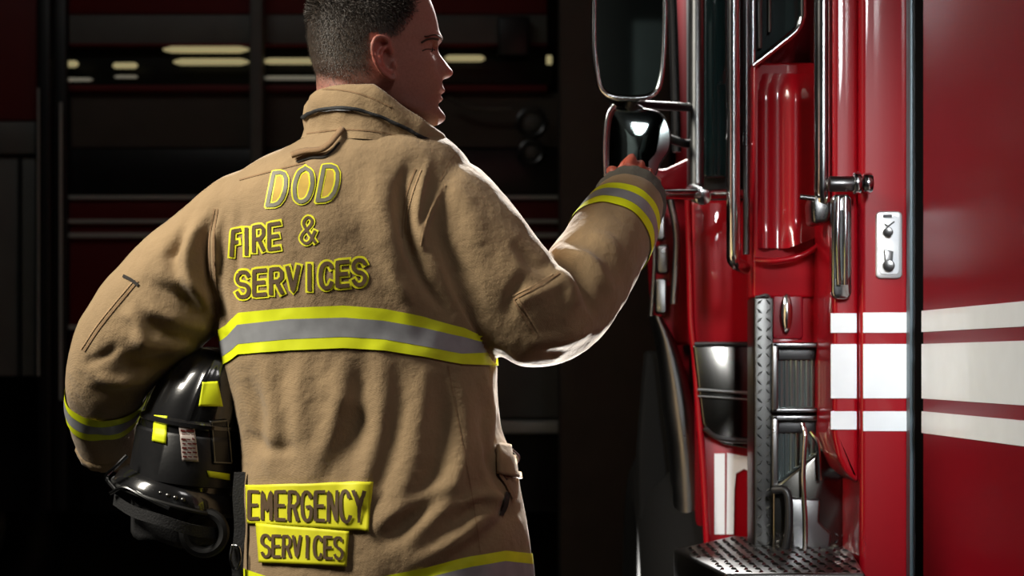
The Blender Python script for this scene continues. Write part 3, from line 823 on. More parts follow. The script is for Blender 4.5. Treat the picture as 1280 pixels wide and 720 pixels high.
# ---- trousers and boots
tb = MB()
rr_ = []
for y, cx, a, b in ((735, 482, 150, 112), (770, 482, 152, 115), (810, 482, 148, 112)):
    c = W(cx, y, YP); rr_.append([c+Vector((math.cos(2*PI*k/36)*a*S, math.sin(2*PI*k/36)*b*S, 0)) for k in range(36)])
tb.rings(rr_)
for sx in (-1, 1):
    hx = W(482, 0, YP).x+sx*.105
    tb.tube([Vector((hx, YP, .80)), Vector((hx+sx*.01, YP, .62)), Vector((hx+sx*.02, YP, .40)), Vector((hx+sx*.025, YP-.01, .16))], [.115, .105, .092, .098], 24)
tme = remesh(tb, .010, 4)
link('trousers', tme, M['trouser'], man)
for sx in (-1, 1):
    bx_ = W(482, 0, YP).x+sx*.13
    q = MB().tube([Vector((bx_, YP-.02, .26)), Vector((bx_, YP-.02, .12)), Vector((bx_, YP-.02, .03))], [.07, .062, .058], 20)
    rows = []
    for t, w_, h_ in ((-.09, .032, .05), (-.05, .043, .09), (.02, .046, .10), (.10, .050, .07), (.16, .048, .055), (.20, .030, .04)):
        rows.append([Vector((bx_+math.cos(2*PI*k/20)*w_, YP+t, max(0.0, h_*.5+math.sin(2*PI*k/20)*h_*.5))) for k in range(20)])
    q.rings(rows); q.build('boot', M['boot'], man)

# ---- coat
cb = MB()
TR = [  # y, left x, right x, half depth px
    (168, 392, 552, 62), (182, 362, 572, 76), (198, 330, 584, 92), (220, 296, 592, 108), (250, 274, 598, 120), (300, 268, 602, 130), (350, 268, 606, 133),
    (400, 272, 612, 133), (450, 280, 622, 134), (500, 291, 624, 136), (540, 298, 630, 138), (570, 302, 641, 142), (610, 305, 650, 148), (660, 306, 660, 152), (720, 304, 665, 156), (800, 300, 668, 160)]
TRs = smooth_path(TR, 3)
def torso_pt(y, th, k=1.0):
    """point of the bare trunk form at photo height y and angle th (0 right, -90 towards the viewer)"""
    for a, b in zip(TRs, TRs[1:]):
        if a[0] <= y <= b[0]:
            t = (y-a[0])/(b[0]-a[0]); q = a*(1-t)+b*t; break
    else: q = TRs[0] if y < TRs[0][0] else TRs[-1]
    cx = (q[1]+q[2])/2; a = (q[2]-q[1])/2; d = q[3]
    c = W(cx, y, YP)
    cc = math.cos(th); ss = math.sin(th); e = .86
    return c+Vector((math.copysign(abs(cc)**e, cc)*a*S*k, math.copysign(abs(ss)**e, ss)*d*S*k, 0))
rings = [[torso_pt(q[0], 2*PI*k/64) for k in range(64)] for q in TRs]
cb.rings(rings)
def sleeve_path(pts):
    """pts: px, py, Y, radius px -> dense list of (Vector, r)"""
    out = []
    for q in smooth_path(pts, 6): out.append((W(q[0], q[1], q[2]), q[3]*q[2]/F))
    return out
SR = sleeve_path([(490, 262, 3.27, 66), (545, 270, 3.25, 78), (585, 312, 3.23, 78), (630, 362, 3.22, 74), (672, 392, 3.23, 68), (706, 382, 3.28, 61), (736, 342, 3.34, 57), (762, 300, 3.41, 53), (780, 268, 3.47, 47), (788, 251, 3.52, 43)])
SL = sleeve_path([(360, 265, 3.27, 62), (320, 280, 3.26, 70), (270, 318, 3.26, 72), (216, 368, 3.26, 73), (165, 420, 3.26, 68), (140, 460, 3.27, 57), (129, 500, 3.31, 48), (129, 530, 3.35, 42), (136, 558, 3.39, 38)])
cb.tube([p for p, r in SR], [r for p, r in SR], 36)
cb.tube([p for p, r in SL], [r for p, r in SL], 36)
cme = remesh(cb, .0048, 10, .6)
# folds --------------------------------------------------------------
n = len(cme.vertices)
V = np.empty(n*3); cme.vertices.foreach_get('co', V); V = V.reshape(-1, 3)
N = np.empty(n*3); cme.vertices.foreach_get('normal', N); N = N.reshape(-1, 3)
PXv = CX+F*V[:, 0]/V[:, 1]; PYv = HY-F*(V[:, 2]-ZC)/V[:, 1]
disp = np.zeros(n)
facing = np.clip((-N[:, 1]+.25)/.4, 0, 1)
def fold(pts, w, amp, side=0, shadow=.5):
    """soft ridge (amp>0, mm) or crease (amp<0) along a line, width w px"""
    global disp
    P = np.array([(p[0], p[1]) for p in smooth_path(pts, 5)], float)
    best = np.full(n, 1e9); sd = np.zeros(n); tt = np.zeros(n)
    L = np.r_[0, np.cumsum(np.hypot(*(P[1:]-P[:-1]).T))]; T = L[-1]
    for i in range(len(P)-1):
        a = P[i]; b = P[i+1]; ab = b-a; l2 = ab.dot(ab)+1e-9
        t = np.clip(((PXv-a[0])*ab[0]+(PYv-a[1])*ab[1])/l2, 0, 1)
        dx = PXv-(a[0]+t*ab[0]); dy = PYv-(a[1]+t*ab[1]); d = np.hypot(dx, dy)
        s = np.sign(ab[0]*dy-ab[1]*dx)*d
        m = d < best; best[m] = d[m]; sd[m] = s[m]; tt[m] = (L[i]+t[m]*math.sqrt(l2))/T
    tap = np.sin(np.clip(tt, .02, .98)*PI)**.6
    end = (np.abs(best-np.abs(sd)) < 1e-6)
    prof = np.exp(-(sd/w)**2)
    if side: prof = prof-shadow*np.exp(-((sd-side*1.7*w)/(w*.9))**2)
    disp += 1.8*amp*.001*prof*tap*facing*(best < 5*w)
# back panel
fold([(512, 205), (503, 240), (506, 285), (522, 330)], 9, -9)
fold([(535, 205), (524, 240), (520, 275), (526, 305)], 5, 6)
fold([(556, 228), (540, 258), (528, 290), (526, 318)], 5, 5)
fold([(520, 235), (512, 262), (510, 300), (528, 350), (560, 392)], 7, -6)
fold([(470, 215), (478, 270), (492, 330), (520, 375)], 18, 5)
fold([(480, 330), (500, 362), (520, 380)], 8, 4)
fold([(300, 255), (296, 300), (292, 350), (295, 395)], 6, -5)
fold([(276, 262), (268, 300), (268, 350), (276, 395)], 6, 5)
fold([(340, 215), (380, 245), (440, 300)], 25, 4)
fold([(330, 445), (345, 520), (335, 600)], 11, 5, 1)
fold([(380, 440), (372, 500), (385, 590)], 14, 4, 1)
fold([(430, 438), (425, 500), (405, 560), (380, 600)], 13, 5, -1)
fold([(480, 440), (478, 520), (462, 590), (440, 650)], 15, 6, 1)
fold([(530, 448), (520, 540), (500, 620), (455, 690)], 18, 6, 1)
fold([(575, 458), (580, 520), (570, 600), (520, 670), (470, 710)], 16, 7, 1)
fold([(605, 460), (612, 520), (600, 580)], 10, 6, -1)
fold([(615, 480), (605, 545), (625, 600), (640, 655)], 8, -6)
fold([(640, 600), (610, 640), (560, 680), (500, 712)], 12, 6, -1)
fold([(305, 470), (318, 520), (310, 580)], 10, -6)
fold([(300, 540), (330, 560), (370, 560)], 9, -4)
fold([(400, 470), (430, 500), (470, 505)], 12, 3)
fold([(560, 640), (600, 620), (645, 628)], 8, 5, 1)
fold([(470, 660), (500, 640), (560, 600)], 10, 5, 1)
# left sleeve
fold([(272, 262), (256, 300), (262, 345), (275, 400)], 8, -9)
fold([(250, 275), (234, 310), (236, 345), (262, 390)], 8, 7, 1)
fold([(228, 292), (212, 322), (222, 350)], 8, -7)
fold([(206, 318), (228, 350), (262, 372)], 8, 6)
fold([(186, 352), (225, 372), (262, 395)], 9, -6)
fold([(176, 378), (215, 398), (265, 412)], 10, 6, 1)
fold([(160, 420), (205, 432), (240, 425)], 10, 6)
fold([(150, 450), (190, 452), (220, 446)], 8, -5)
fold([(118, 470), (150, 478), (185, 470)], 9, 5, 1)
fold([(105, 455), (130, 445), (150, 430)], 7, -4)
fold([(112, 540), (135, 552), (150, 552)], 7, -3)
fold([(150, 385), (172, 405), (180, 440)], 9, 5)
# right sleeve
fold([(560, 225), (585, 260), (600, 310)], 16, 5)
fold([(530, 300), (552, 350), (580, 400), (610, 430)], 14, 6, -1)
fold([(600, 300), (625, 340), (640, 370)], 16, -1.5)
fold([(695, 322), (722, 336), (738, 372), (745, 398)], 7, -10)
fold([(700, 312), (735, 326), (757, 352), (765, 372)], 9, 7)
fold([(690, 338), (708, 356), (722, 386)], 9, 6)
fold([(660, 340), (640, 372), (632, 400)], 9, -4)
fold([(640, 380), (690, 360), (700, 345)], 8, 3)
fold([(650, 430), (700, 425), (738, 405)], 12, 5, 1)
fold([(620, 420), (650, 445), (690, 447)], 10, 4)
fold([(735, 290), (762, 306), (790, 340)], 10, 3)
fold([(640, 300), (668, 330), (690, 335)], 8, -4)
# fabric undulation
for i in range(n):
    p = Vector(V[i])
    a = noise.noise(Vector((p.x*9, p.y*9, p.z*6)))*.0030
    b = noise.noise(Vector((p.x*26+3, p.y*26, p.z*16)))*.0024
    c = abs(noise.noise(Vector((p.x*44+9, p.y*44, p.z*30))))*.0012
    disp[i] += a+b-c
V2 = V+N*disp[:, None]
cme.vertices.foreach_set('co', V2.reshape(-1)); cme.update()
coat_bvh = bvh_of(cme)
coat = link('coat', cme, M['coat'], man)
def cam_hit(px, py_, bvh=None, off=.002):
    o = Vector((0, 0, ZC)); d = W(px, py_, 1)-o
    h = (bvh or coat_bvh).ray_cast(o, d.normalized())
    if h[0] is None: return None
    return h[0]+h[1]*off
def patch(pts, m, name, off=.0025, step=4, par=None, bvh=None, label=None, th=.0012):
    """a cloth patch laid on the coat: outline filled with a fine grid"""
    xs = [p[0] for p in pts]; ys = [p[1] for p in pts]
    # bilinear over a 4-corner patch
    (x0, y0), (x1, y1), (x2, y2), (x3, y3) = pts
    nu = max(2, int(max(math.hypot(x1-x0, y1-y0), math.hypot(x2-x3, y2-y3))/step)); nv = max(2, int(max(math.hypot(x3-x0, y3-y0), math.hypot(x2-x1, y2-y1))/step))
    g = {}; vs = []; fs = []
    for i in range(nu+1):
        for j in range(nv+1):
            u = i/nu; v = j/nv
            x = (x0*(1-u)+x1*u)*(1-v)+(x3*(1-u)+x2*u)*v; y = (y0*(1-u)+y1*u)*(1-v)+(y3*(1-u)+y2*u)*v
            h = cam_hit(x, y, bvh, off)
            if h is not None: g[i, j] = len(vs); vs.append(h)
    for i in range(nu):
        for j in range(nv):
            k = [(i, j), (i+1, j), (i+1, j+1), (i, j+1)]
            if all(q in g for q in k): fs.append(tuple(g[q] for q in k))
    o = py(name, vs, fs, m, par or coat)
    if th:
        sm = o.modifiers.new('thick', 'SOLIDIFY'); sm.thickness = th; sm.offset = 0
    if label: o['label'] = label
    return o
def ribbon(mb, pts, w, off, bvh=None, step=2.0):
    """stroke of width w px laid on the cloth"""
    L = [np.array(p, float) for p in pts]; D = [L[0]]
    for a, b in zip(L, L[1:]):
        k = max(1, int(np.hypot(*(b-a))/step))
        for i in range(1, k+1): D.append(a+(b-a)*i/k)
    nrm = []
    for i in range(len(D)):
        t = D[min(i+1, len(D)-1)]-D[max(i-1, 0)]; l = np.hypot(*t) or 1; nrm.append(np.array((-t[1], t[0]))/l)
    d0 = (D[1]-D[0]); d0 = d0/(np.hypot(*d0) or 1); d1 = (D[-1]-D[-2]); d1 = d1/(np.hypot(*d1) or 1)
    D2 = [D[0]-d0*w*.42]+D+[D[-1]+d1*w*.42]; N2 = [nrm[0]]+nrm+[nrm[-1]]
    prev = None; vs = []; fs = []
    for c, q in zip(D2, N2):
        row = [cam_hit(*(c+q*w*.5*k), bvh, off) for k in (-1, 0, 1)]
        if any(r is None for r in row): prev = None; continue
        i0 = len(vs); vs += row
        if prev is not None: fs += [(prev, prev+1, i0+1, i0), (prev+1, prev+2, i0+2, i0+1)]
        prev = i0
    mb.add(vs, fs)
def strip(name, m, lines, w, off, par=None):
    for l in lines:
        mb = MB(); ribbon(mb, [tuple(p) for p in smooth_path(l, 5)], w, off); o = mb.build(name, m, par or coat)
    return o

bw = MB(); ribbon(bw, [tuple(p) for p in smooth_path([(527, 53), (533, 49.5), (540, 48), (547, 49)], 4)], 2.6, .0008, body_bvh, 1.5)
bw.build('eyebrow', M['brow'], body)
bw = MB(); ribbon(bw, [tuple(p) for p in smooth_path([(528, 63.5), (533, 61.5), (539, 61.5), (543, 62.5)], 4)], 1.5, .0006, body_bvh, 1.5)
bw.build('eyelashes', M['brow'], body)
# reflective bands: rings measured round the sleeves and the trunk
def sleeve_band(S_, t0, t1, name, m, off):
    pts = [p for p, r in S_]; rs = [r for p, r in S_]
    L = [0]
    for a, b in zip(pts, pts[1:]): L.append(L[-1]+(b-a).length)
    def at(t):
        for i in range(len(L)-1):
            if L[i] <= t <= L[i+1]:
                k = (t-L[i])/(L[i+1]-L[i]); return pts[i].lerp(pts[i+1], k), rs[i]*(1-k)+rs[i+1]*k, (pts[i+1]-pts[i]).normalized()
        return pts[-1], rs[-1], (pts[-1]-pts[-2]).normalized()
    ax = (at(L[-1]-.005)[0]-at(L[-1]-.12)[0]).normalized()
    u = Vector((0, -1, 0)); u = (u-ax*u.dot(ax)).normalized(); w_ = ax.cross(u)
    rows = []; nt = max(2, int((t1-t0)/.006))
    for j in range(nt+1):
        c, r, _ = at(L[-1]-(t0+(t1-t0)*j/nt)); row = []
        for k in range(72):
            d = u*math.cos(2*PI*k/72)+w_*math.sin(2*PI*k/72)
            h = coat_bvh.ray_cast(c+d*r*1.25, -d, r*.6)
            row.append(h[0]+d*off if h[0] is not None else c+d*r*.95)
        rows.append(row)
    o = MB().rings(rows, caps=False).build(name, m, coat, sharp=80)
    return o
sleeve_band(SR, .070, .092, 'reflective_band', M['yellow'], .0028)
sleeve_band(SR, .092, .122, 'reflective_band', M['silver'], .0032)
sleeve_band(SR, .122, .144, 'reflective_band', M['yellow'], .0028)
sleeve_band(SL, .078, .095, 'reflective_band', M['yellow'], .0028)
sleeve_band(SL, .095, .118, 'reflective_band', M['silver'], .0032)
sleeve_band(SL, .118, .136, 'reflective_band', M['yellow'], .0028)
def interp(x, pts):
    if x <= pts[0][0]: return pts[0][1]
    for (a, b), (c, d) in zip(pts, pts[1:]):
        if x <= c: return b+(d-b)*(x-a)/(c-a)
    return pts[-1][1]
def torso_band(c0, c1, name, m, off, a0=-205, a1=25):
    rows = []; nj = 6; na = 150
    for j in range(nj+1):
        row = []
        for k in range(na+1):
            th = math.radians(a0+(a1-a0)*k/na)
            y = 420
            for _ in range(3):
                p = torso_pt(y, th); px = CX+F*p.x/p.y
                yy = interp(px, c0)*(1-j/nj)+interp(px, c1)*j/nj
                y = HY-F*(ZC-(yy-HY)*p.y/F-ZC)/YP
            p = torso_pt(y, th); c = torso_pt(y, th, 0.0); d = (p-c).normalized(); R = (p-c).length
            h = coat_bvh.ray_cast(c+d*(R+.030), -d, .060)
            row.append(h[0]+d*off if h[0] is not None and h[1].dot(d) > .2 and (h[0]-p).length < .024 else c+d*R*.9)
        rows.append(row)
    MB().rings(rows, caps=False, closed=False).build(name, m, coat, sharp=80)
TB = [[(272, 414), (297, 391), (360, 385), (430, 382), (480, 386), (530, 396), (575, 410), (625, 436)],
      [(272, 430), (297, 406), (360, 399), (430, 397), (480, 401), (530, 410), (575, 424), (625, 448)],
      [(272, 452), (297, 430), (360, 424), (430, 421), (480, 424), (530, 433), (575, 442), (625, 444)],
      [(272, 462), (297, 443), (360, 438), (430, 435), (480, 438), (530, 446), (575, 455), (625, 457)]]
TB[1][-1] = (625, 436); TB[1][-2] = (575, 421); TB[2][-1] = (625, 440)
torso_band(TB[0], TB[1], 'reflective_band', M['yellow'], .0028)
torso_band(TB[1], TB[2], 'reflective_band', M['silver'], .0032)
torso_band(TB[2], TB[3], 'reflective_band', M['yellow'], .0028)
HBn = [[(300, 708), (340, 722), (400, 728), (470, 722), (530, 710), (590, 695), (630, 688), (665, 692)]]
for dy in (13, 33, 46): HBn.append([(x, y+dy) for x, y in HBn[0]])
torso_band(HBn[0], HBn[1], 'reflective_band', M['yellow'], .0028)
torso_band(HBn[1], HBn[2], 'reflective_band', M['silver'], .0032)
torso_band(HBn[2], HBn[3], 'reflective_band', M['yellow'], .0028)

# knit cuff and hem of the right sleeve
def cuff(S_, lens, rs, m, name):
    p1 = S_[-1][0]; ax = (S_[-1][0]-S_[-6][0]).normalized()
    u = Vector((0, -1, 0)); u = (u-ax*u.dot(ax)).normalized(); w_ = ax.cross(u); rows = []
    for t, r in zip(lens, rs):
        rows.append([p1+ax*t+(u*math.cos(2*PI*k/48)+w_*math.sin(2*PI*k/48))*(r+.0012*math.sin(k*2.1)) for k in range(48)])
    return MB().rings(rows, caps=False).build(name, m, coat, sharp=80)
rR = SR[-1][1]; rL = SL[-1][1]
cuff(SR, (-.026, -.02, .006, .016, .018, .010, -.02), (rR+.000, rR+.0045, rR+.003, rR+.000, rR-.006, rR-.010, rR-.012), M['cuff'], 'cuff')
cuff(SL, (-.014, -.010, .006, .010, .012, .004, -.02), (rL+.000, rL+.0035, rL+.002, rL-.002, rL-.006, rL-.010, rL-.012), M['coat'], 'cuff')

# collar: a stand-up ring that dips to the front (right)
cc = W(472, 142, YP+.005)
def collar_ring(k, dz, dr, n=96):
    """k 0 = foot, 1 = rim"""
    out = []
    for i in range(n):
        a = 2*PI*i/n; ca_, sa = math.cos(a), math.sin(a)
        rx = (93 if ca_ < 0 else 96)-8*k*(1 if ca_ < 0 else 1.3); ry = 78-8*k
        lx = ca_*rx; tilt = .13 if ca_ < 0 else .30
        y_foot = 173+lx*(.07 if ca_ < 0 else .25)+3
        y_rim = 115+lx*(.03 if ca_ < 0 else .66)+(7*max(0, (-lx-35)/45)**2 if lx < 0 else 0)
        y = y_foot*(1-k)+y_rim*k
        wob = noise.noise(Vector((ca_*2.2, sa*2.2, k*1.5)))*5+noise.noise(Vector((ca_*6, sa*6, k*3)))*3
        out.append(Vector((cc.x+(lx+dr*ca_+wob*ca_)*S, cc.y+(sa*(ry+dr+wob))*S, ZC-(y+dz-HY)*S)))
    return out
cr = []
for k, dr in ((-.12, 4), (0, 1), (.2, 0), (.4, 2.5), (.6, 4.5), (.8, 4.5), (.92, 3), (.99, 0), (1.02, -3.5), (.98, -7), (.8, -8), (.5, -8), (.1, -8)):
    cr.append(collar_ring(k, 0, dr))
cmb = MB().rings(cr, caps=False)
cl = cmb.build('collar', M['coat'], coat, sharp=80)
cbv = bvh_of(cl.data, man.location)
# dark strap round the collar
st_r = []
def on_collar(px, py_, off):
    return cam_hit(px, py_, cbv, off)
sb = MB(); ribbon(sb, [tuple(p) for p in smooth_path([(379, 153), (384, 145), (398, 138), (418, 136), (440, 136), (460, 141), (485, 150), (510, 162), (535, 176), (555, 186)], 6)], 4.6, .003, cbv)
sbo = sb.build('collar_strap', M['black_fab'], coat); sm = sbo.modifiers.new('t', 'SOLIDIFY'); sm.thickness = .002
sb = MB(); ribbon(sb, [(405, 137.5), (420, 136.5), (438, 136.5)], 4.4, .0045, cbv); sb.build('strap_tab', M['silver'], sbo)
sb = MB()
for l in ([(384, 167), (430, 162), (480, 166), (520, 178)], [(388, 112), (420, 112), (455, 119), (490, 134)]): ribbon(sb, [tuple(p) for p in smooth_path(l, 5)], 1.8, .0008, cbv)
sb.build('collar_seam', M['seam'], cl)

# hanger loop and pleat under the collar
hl = MB(); ribbon(hl, [tuple(p) for p in smooth_path([(368, 199), (385, 194), (402, 192), (412, 186), (420, 177), (428, 167)], 5)], 5.5, .007)
ho = hl.build('hanger_loop', M['seam'], coat); sm = ho.modifiers.new('t', 'SOLIDIFY'); sm.thickness = .004
hl = MB(); ribbon(hl, [tuple(p) for p in smooth_path([(372, 203), (388, 198), (404, 197), (415, 190), (424, 180)], 5)], 2.6, .002); hl.build('loop_lining', M['lining'], ho)

# seams
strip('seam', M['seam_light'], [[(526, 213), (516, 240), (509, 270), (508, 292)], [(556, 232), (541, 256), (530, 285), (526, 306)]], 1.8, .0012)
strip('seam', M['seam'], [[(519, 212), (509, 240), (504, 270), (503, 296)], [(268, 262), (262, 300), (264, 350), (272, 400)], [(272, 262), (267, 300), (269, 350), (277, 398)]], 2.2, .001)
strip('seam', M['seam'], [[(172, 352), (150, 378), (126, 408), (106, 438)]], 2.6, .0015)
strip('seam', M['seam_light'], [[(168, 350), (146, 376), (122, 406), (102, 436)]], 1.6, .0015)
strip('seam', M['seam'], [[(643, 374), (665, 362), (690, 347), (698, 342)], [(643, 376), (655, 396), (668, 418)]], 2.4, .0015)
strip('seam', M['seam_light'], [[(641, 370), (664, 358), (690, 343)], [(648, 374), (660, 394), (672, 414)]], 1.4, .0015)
strip('sleeve_tab', M['lining'], [[(156, 346), (164, 350), (172, 356)]], 4, .002)
strip('seam', M['seam'], [[(575, 186), (560, 205), (550, 226)], [(300, 225), (340, 214), (380, 204)]], 1.8, .001)
strip('seam', M['seam'], [[(560, 458), (575, 540), (590, 620), (600, 690)]], 1.4, .0008)
# pocket flap and its dark fastener at the right hip
patch([(618, 555), (645, 560), (652, 600), (620, 592)], M['coat'], 'pocket_flap', .005, 4, th=.004)
strip('pocket_opening', M['lining'], [[(622, 580), (624, 592), (629, 600)], [(633, 618), (630, 632), (626, 642)]], 6, .003)
strip('pocket_strap', M['seam'], [[(618, 560), (626, 575), (624, 592), (632, 606), (640, 622)]], 4, .004)
MB().tube(smooth_path([W(640, 562, 3.24), W(648, 570, 3.25), W(646, 578, 3.25), W(638, 577, 3.24)], 4), .0025, 8).build('coat_hook', M['steel'], coat)

# ---- lettering: open strokes in a unit box (x right, y down)
G = {
 'D': [[(0, 0), (0, 1), (.5, 1), (.85, .85), (1, .6), (1, .4), (.85, .15), (.5, 0), (0, 0)]],
 'O': [[(.5, 0), (.15, .12), (0, .4), (0, .62), (.15, .9), (.5, 1), (.85, .9), (1, .62), (1, .4), (.85, .12), (.5, 0)]],
 'F': [[(1, 0), (0, 0), (0, 1)], [(0, .48), (.8, .48)]],
 'I': [[(.5, 0), (.5, 1)]],
 'R': [[(0, 1), (0, 0), (.7, 0), (1, .15), (1, .38), (.7, .52), (0, .52)], [(.5, .52), (1, 1)]],
 'E': [[(1, 0), (0, 0), (0, 1), (1, 1)], [(0, .5), (.85, .5)]],
 'S': [[(1, .16), (.8, .02), (.3, 0), (0, .14), (0, .34), (.25, .46), (.75, .54), (1, .68), (1, .86), (.75, 1), (.25, 1), (0, .84)]],
 'V': [[(0, 0), (.5, 1), (1, 0)]],
 'C': [[(1, .18), (.8, .02), (.4, 0), (.1, .15), (0, .42), (0, .6), (.1, .86), (.4, 1), (.8, .98), (1, .82)]],
 'M': [[(0, 1), (0, 0), (.5, .7), (1, 0), (1, 1)]],
 'G': [[(1, .18), (.8, .02), (.4, 0), (.1, .15), (0, .42), (0, .6), (.1, .86), (.4, 1), (.8, .98), (1, .82), (1, .55), (.6, .55)]],
 'N': [[(0, 1), (0, 0), (1, 1), (1, 0)]],
 'Y': [[(0, 0), (.5, .5), (1, 0)], [(.5, .5), (.5, 1)]],
 '&': [[(1, 1), (.25, .34), (.22, .12), (.5, 0), (.78, .12), (.72, .32), (.12, .62), (0, .82), (.3, 1), (.65, .95), (1, .6)]],
}
for _k in 'OSCG&': G[_k] = [[tuple(p) for p in smooth_path(q, 3)] for q in G[_k]]
G['D'] = [[(0, 1), (0, 0), (.45, 0), (.72, .05), (.92, .2), (1, .42), (1, .6), (.92, .8), (.72, .95), (.45, 1), (0, 1)]]
def lettering(text, boxes, edge, core, we, wc, oe=.0014, oc=.0024, fill=None, edge_mat='yellow_edge', outer=None):
    """boxes: per letter (x0, ytop, x1, ybottom, slant) centre lines of the strokes"""
    for ch, (x0, y0, x1, y1, sl) in zip(text, boxes):
        m1 = MB(); m2 = MB()
        for stroke in G[ch]:
            P = []
            for u, v in stroke:
                # rise: the line of writing climbs to the right
                P.append((x0+(x1-x0)*u+sl*(.5-v), y0+(y1-y0)*v-(x1-x0)*u*RISE))
            if edge: ribbon(m1, P, we, oe)
            ribbon(m2, P, wc, oc)
        if edge:
            lo = m1.build('letter', M[edge_mat], coat, sharp=80, label='yellow-edged letter')
            m2.build('letter_face', M[core], lo, sharp=80)
        else: m2.build('letter', M[core], coat, sharp=80)
        if fill:
            x_0, x_1 = x0+4, x1-4
            f = MB()
            ribbon(f, [((x0+x1)/2+sl*.25-.5, y0+8), ((x0+x1)/2-sl*.25-.5, y1-8)], (x1-x0)*.72, .0012)
            f.build('letter_fill', M[fill], lo, sharp=80)
RISE = .05
lettering('DOD', [(339, 217, 357, 257, 8), (369, 212, 390, 253, 5), (401, 209, 421, 251, 8)], True, 'let_grey', 8.6, 4.6, fill='let_ochre')
RISE = .16
lettering('FIRE', [(291, 289, 300, 319, 2), (306, 287, 312, 318, 0), (318, 284, 330, 314, 0), (337, 281, 349, 312, 0)], True, 'let_brown', 9.6, 4.4)
lettering('&', [(377, 273, 394, 305, 0)], True, 'let_brown', 7.6, 3.4)
xs = [(298, 311), (318, 330), (337, 350), (356, 370), (376, 380), (387, 402), (409, 423), (431, 446), (0, 0)]
RISE = .09
w8 = []
for i, ch in enumerate('SERVICES'):
    x0 = 298+i*20.6; x1 = x0+13.5
    if ch == 'I': x0 += 4; x1 -= 4
    w8.append((x0, 341-(x0-298)*.105, x1, 371-(x0-298)*.105, 0))
lettering('SERVICES', w8, True, 'let_brown', 10.2, 4.8)
# lower yellow panels with dark letters
p1 = patch([(310, 606), (465, 602), (462, 664), (312, 654)], M['yellow_edge'], 'name_panel', .0040, 4, label='fluorescent yellow lettered panel', th=.002)
p2 = patch([(323, 654), (437, 664), (434, 708), (327, 703)], M['yellow_edge'], 'name_panel', .0046, 4, label='fluorescent yellow lettered panel', th=.002)
RISE = -.02
w9 = []
for i, ch in enumerate('EMERGENCY'):
    x0 = 316+i*16.0; w9.append((x0, 614+(x0-316)*.006, x0+10.4, 648+(x0-316)*.030, 0))
lettering('EMERGENCY', w9, False, 'let_brown', 0, 4.2, oc=.0068)
w10 = []
for i, ch in enumerate('SERVICES'):
    x0 = 332+i*12.6; x1 = x0+8.4
    if ch == 'I': x0 += 2.5; x1 -= 2.5
    w10.append((x0, 669+(x0-332)*.03, x1, 695+(x0-332)*.03, 0))
lettering('SERVICES', w10, False, 'let_brown', 0, 3.6, oc=.0074)

# ================================================================ HELMET under the left arm
hc = W(233, 595, 3.29)
ta = math.radians(8); up = Vector((math.sin(ta), -.04, math.cos(ta))).normalized(); rt = Vector((math.cos(ta), 0, -math.sin(ta))); rt = (rt-up*rt.dot(up)).normalized(); fw = up.cross(rt)
hm = empty('helmet', hc-Vector((0, 0, .06)), 'black fire helmet with yellow stickers held under the left arm', 'helmet')
def H(a, b, c): return hc+rt*(a+max(0, c-.05)**1.3*.35)+fw*b+up*c
Rx, Ry, Hh = .089, .108, .218
dome = MB(); rings = []
for i in range(26):
    t = i/25*PI/2*.985; z = .088+(Hh-.088)*math.sin(t)**.95; r = math.cos(t)**.62
    row = []
    for k in range(128):
        a = 2*PI*k/128
        ridge = 1+.028*(max(0, math.cos(8*a))**10)*(math.sin(t*2)**.5+.2 if t > .02 else .2)
        row.append(H(Rx*r*ridge*math.cos(a), Ry*r*ridge*math.sin(a), z*(1+.02*(ridge-1)/.028*0)))
    rings.append(row)
low_ = [[H(Rx*k*math.cos(2*PI*j/128), Ry*k*math.sin(2*PI*j/128), z) for j in range(128)] for z, k in ((-.02, .97), (.0, .99), (.05, 1.0), (.08, 1.0))]
dome.rings(low_+rings)
dm = dome.build('shell', M['helmet'], hm, sharp=60)
# edge bead between shell and band
bd = MB(); bd.rings([[H((Rx+q)*math.cos(2*PI*j/96), (Ry+q)*math.sin(2*PI*j/96), z) for j in range(96)] for z, q in ((.088, 0), (.091, .005), (.097, .005), (.102, -.001))], caps=False)
bd.build('shell_bead', M['helmet'], hm)
bd = MB(); bd.rings([[H((Rx+q)*math.cos(2*PI*j/96), (Ry+q)*math.sin(2*PI*j/96), z) for j in range(96)] for z, q in ((-.004, .001), (-.002, .0045), (.074, .0045), (.078, .001))], caps=False)
band = bd.build('goggle_band', M['helmet_band'], hm)
# flared brim with rolled edge, deeper at the back
br = []
def brim_r(a): return .008+.020*max(0, math.cos(a-PI))**1.3+.006*max(0, -math.sin(a))**2
for q, dz in ((0, 0), (.35, -.005), (.7, -.012), (.95, -.026), (1.0, -.030), (.97, -.034), (.7, -.026), (.35, -.015), (0, -.008)):
    br.append([H((Rx+brim_r(2*PI*j/96)*q)*math.cos(2*PI*j/96), (Ry+brim_r(2*PI*j/96)*q)*math.sin(2*PI*j/96), -.004+dz-.17*Rx*math.cos(2*PI*j/96)) for j in range(96)])
MB().rings(br, caps=False).build('brim', M['helmet'], hm)
rim = MB(); rim.tube([H((Rx+brim_r(2*PI*j/60))*math.cos(2*PI*j/60), (Ry+brim_r(2*PI*j/60))*math.sin(2*PI*j/60), -.035-.17*Rx*math.cos(2*PI*j/60)) for j in range(61)], .0036, 8, caps=False)
rim.build('brim_edge', M['rubber'], hm)
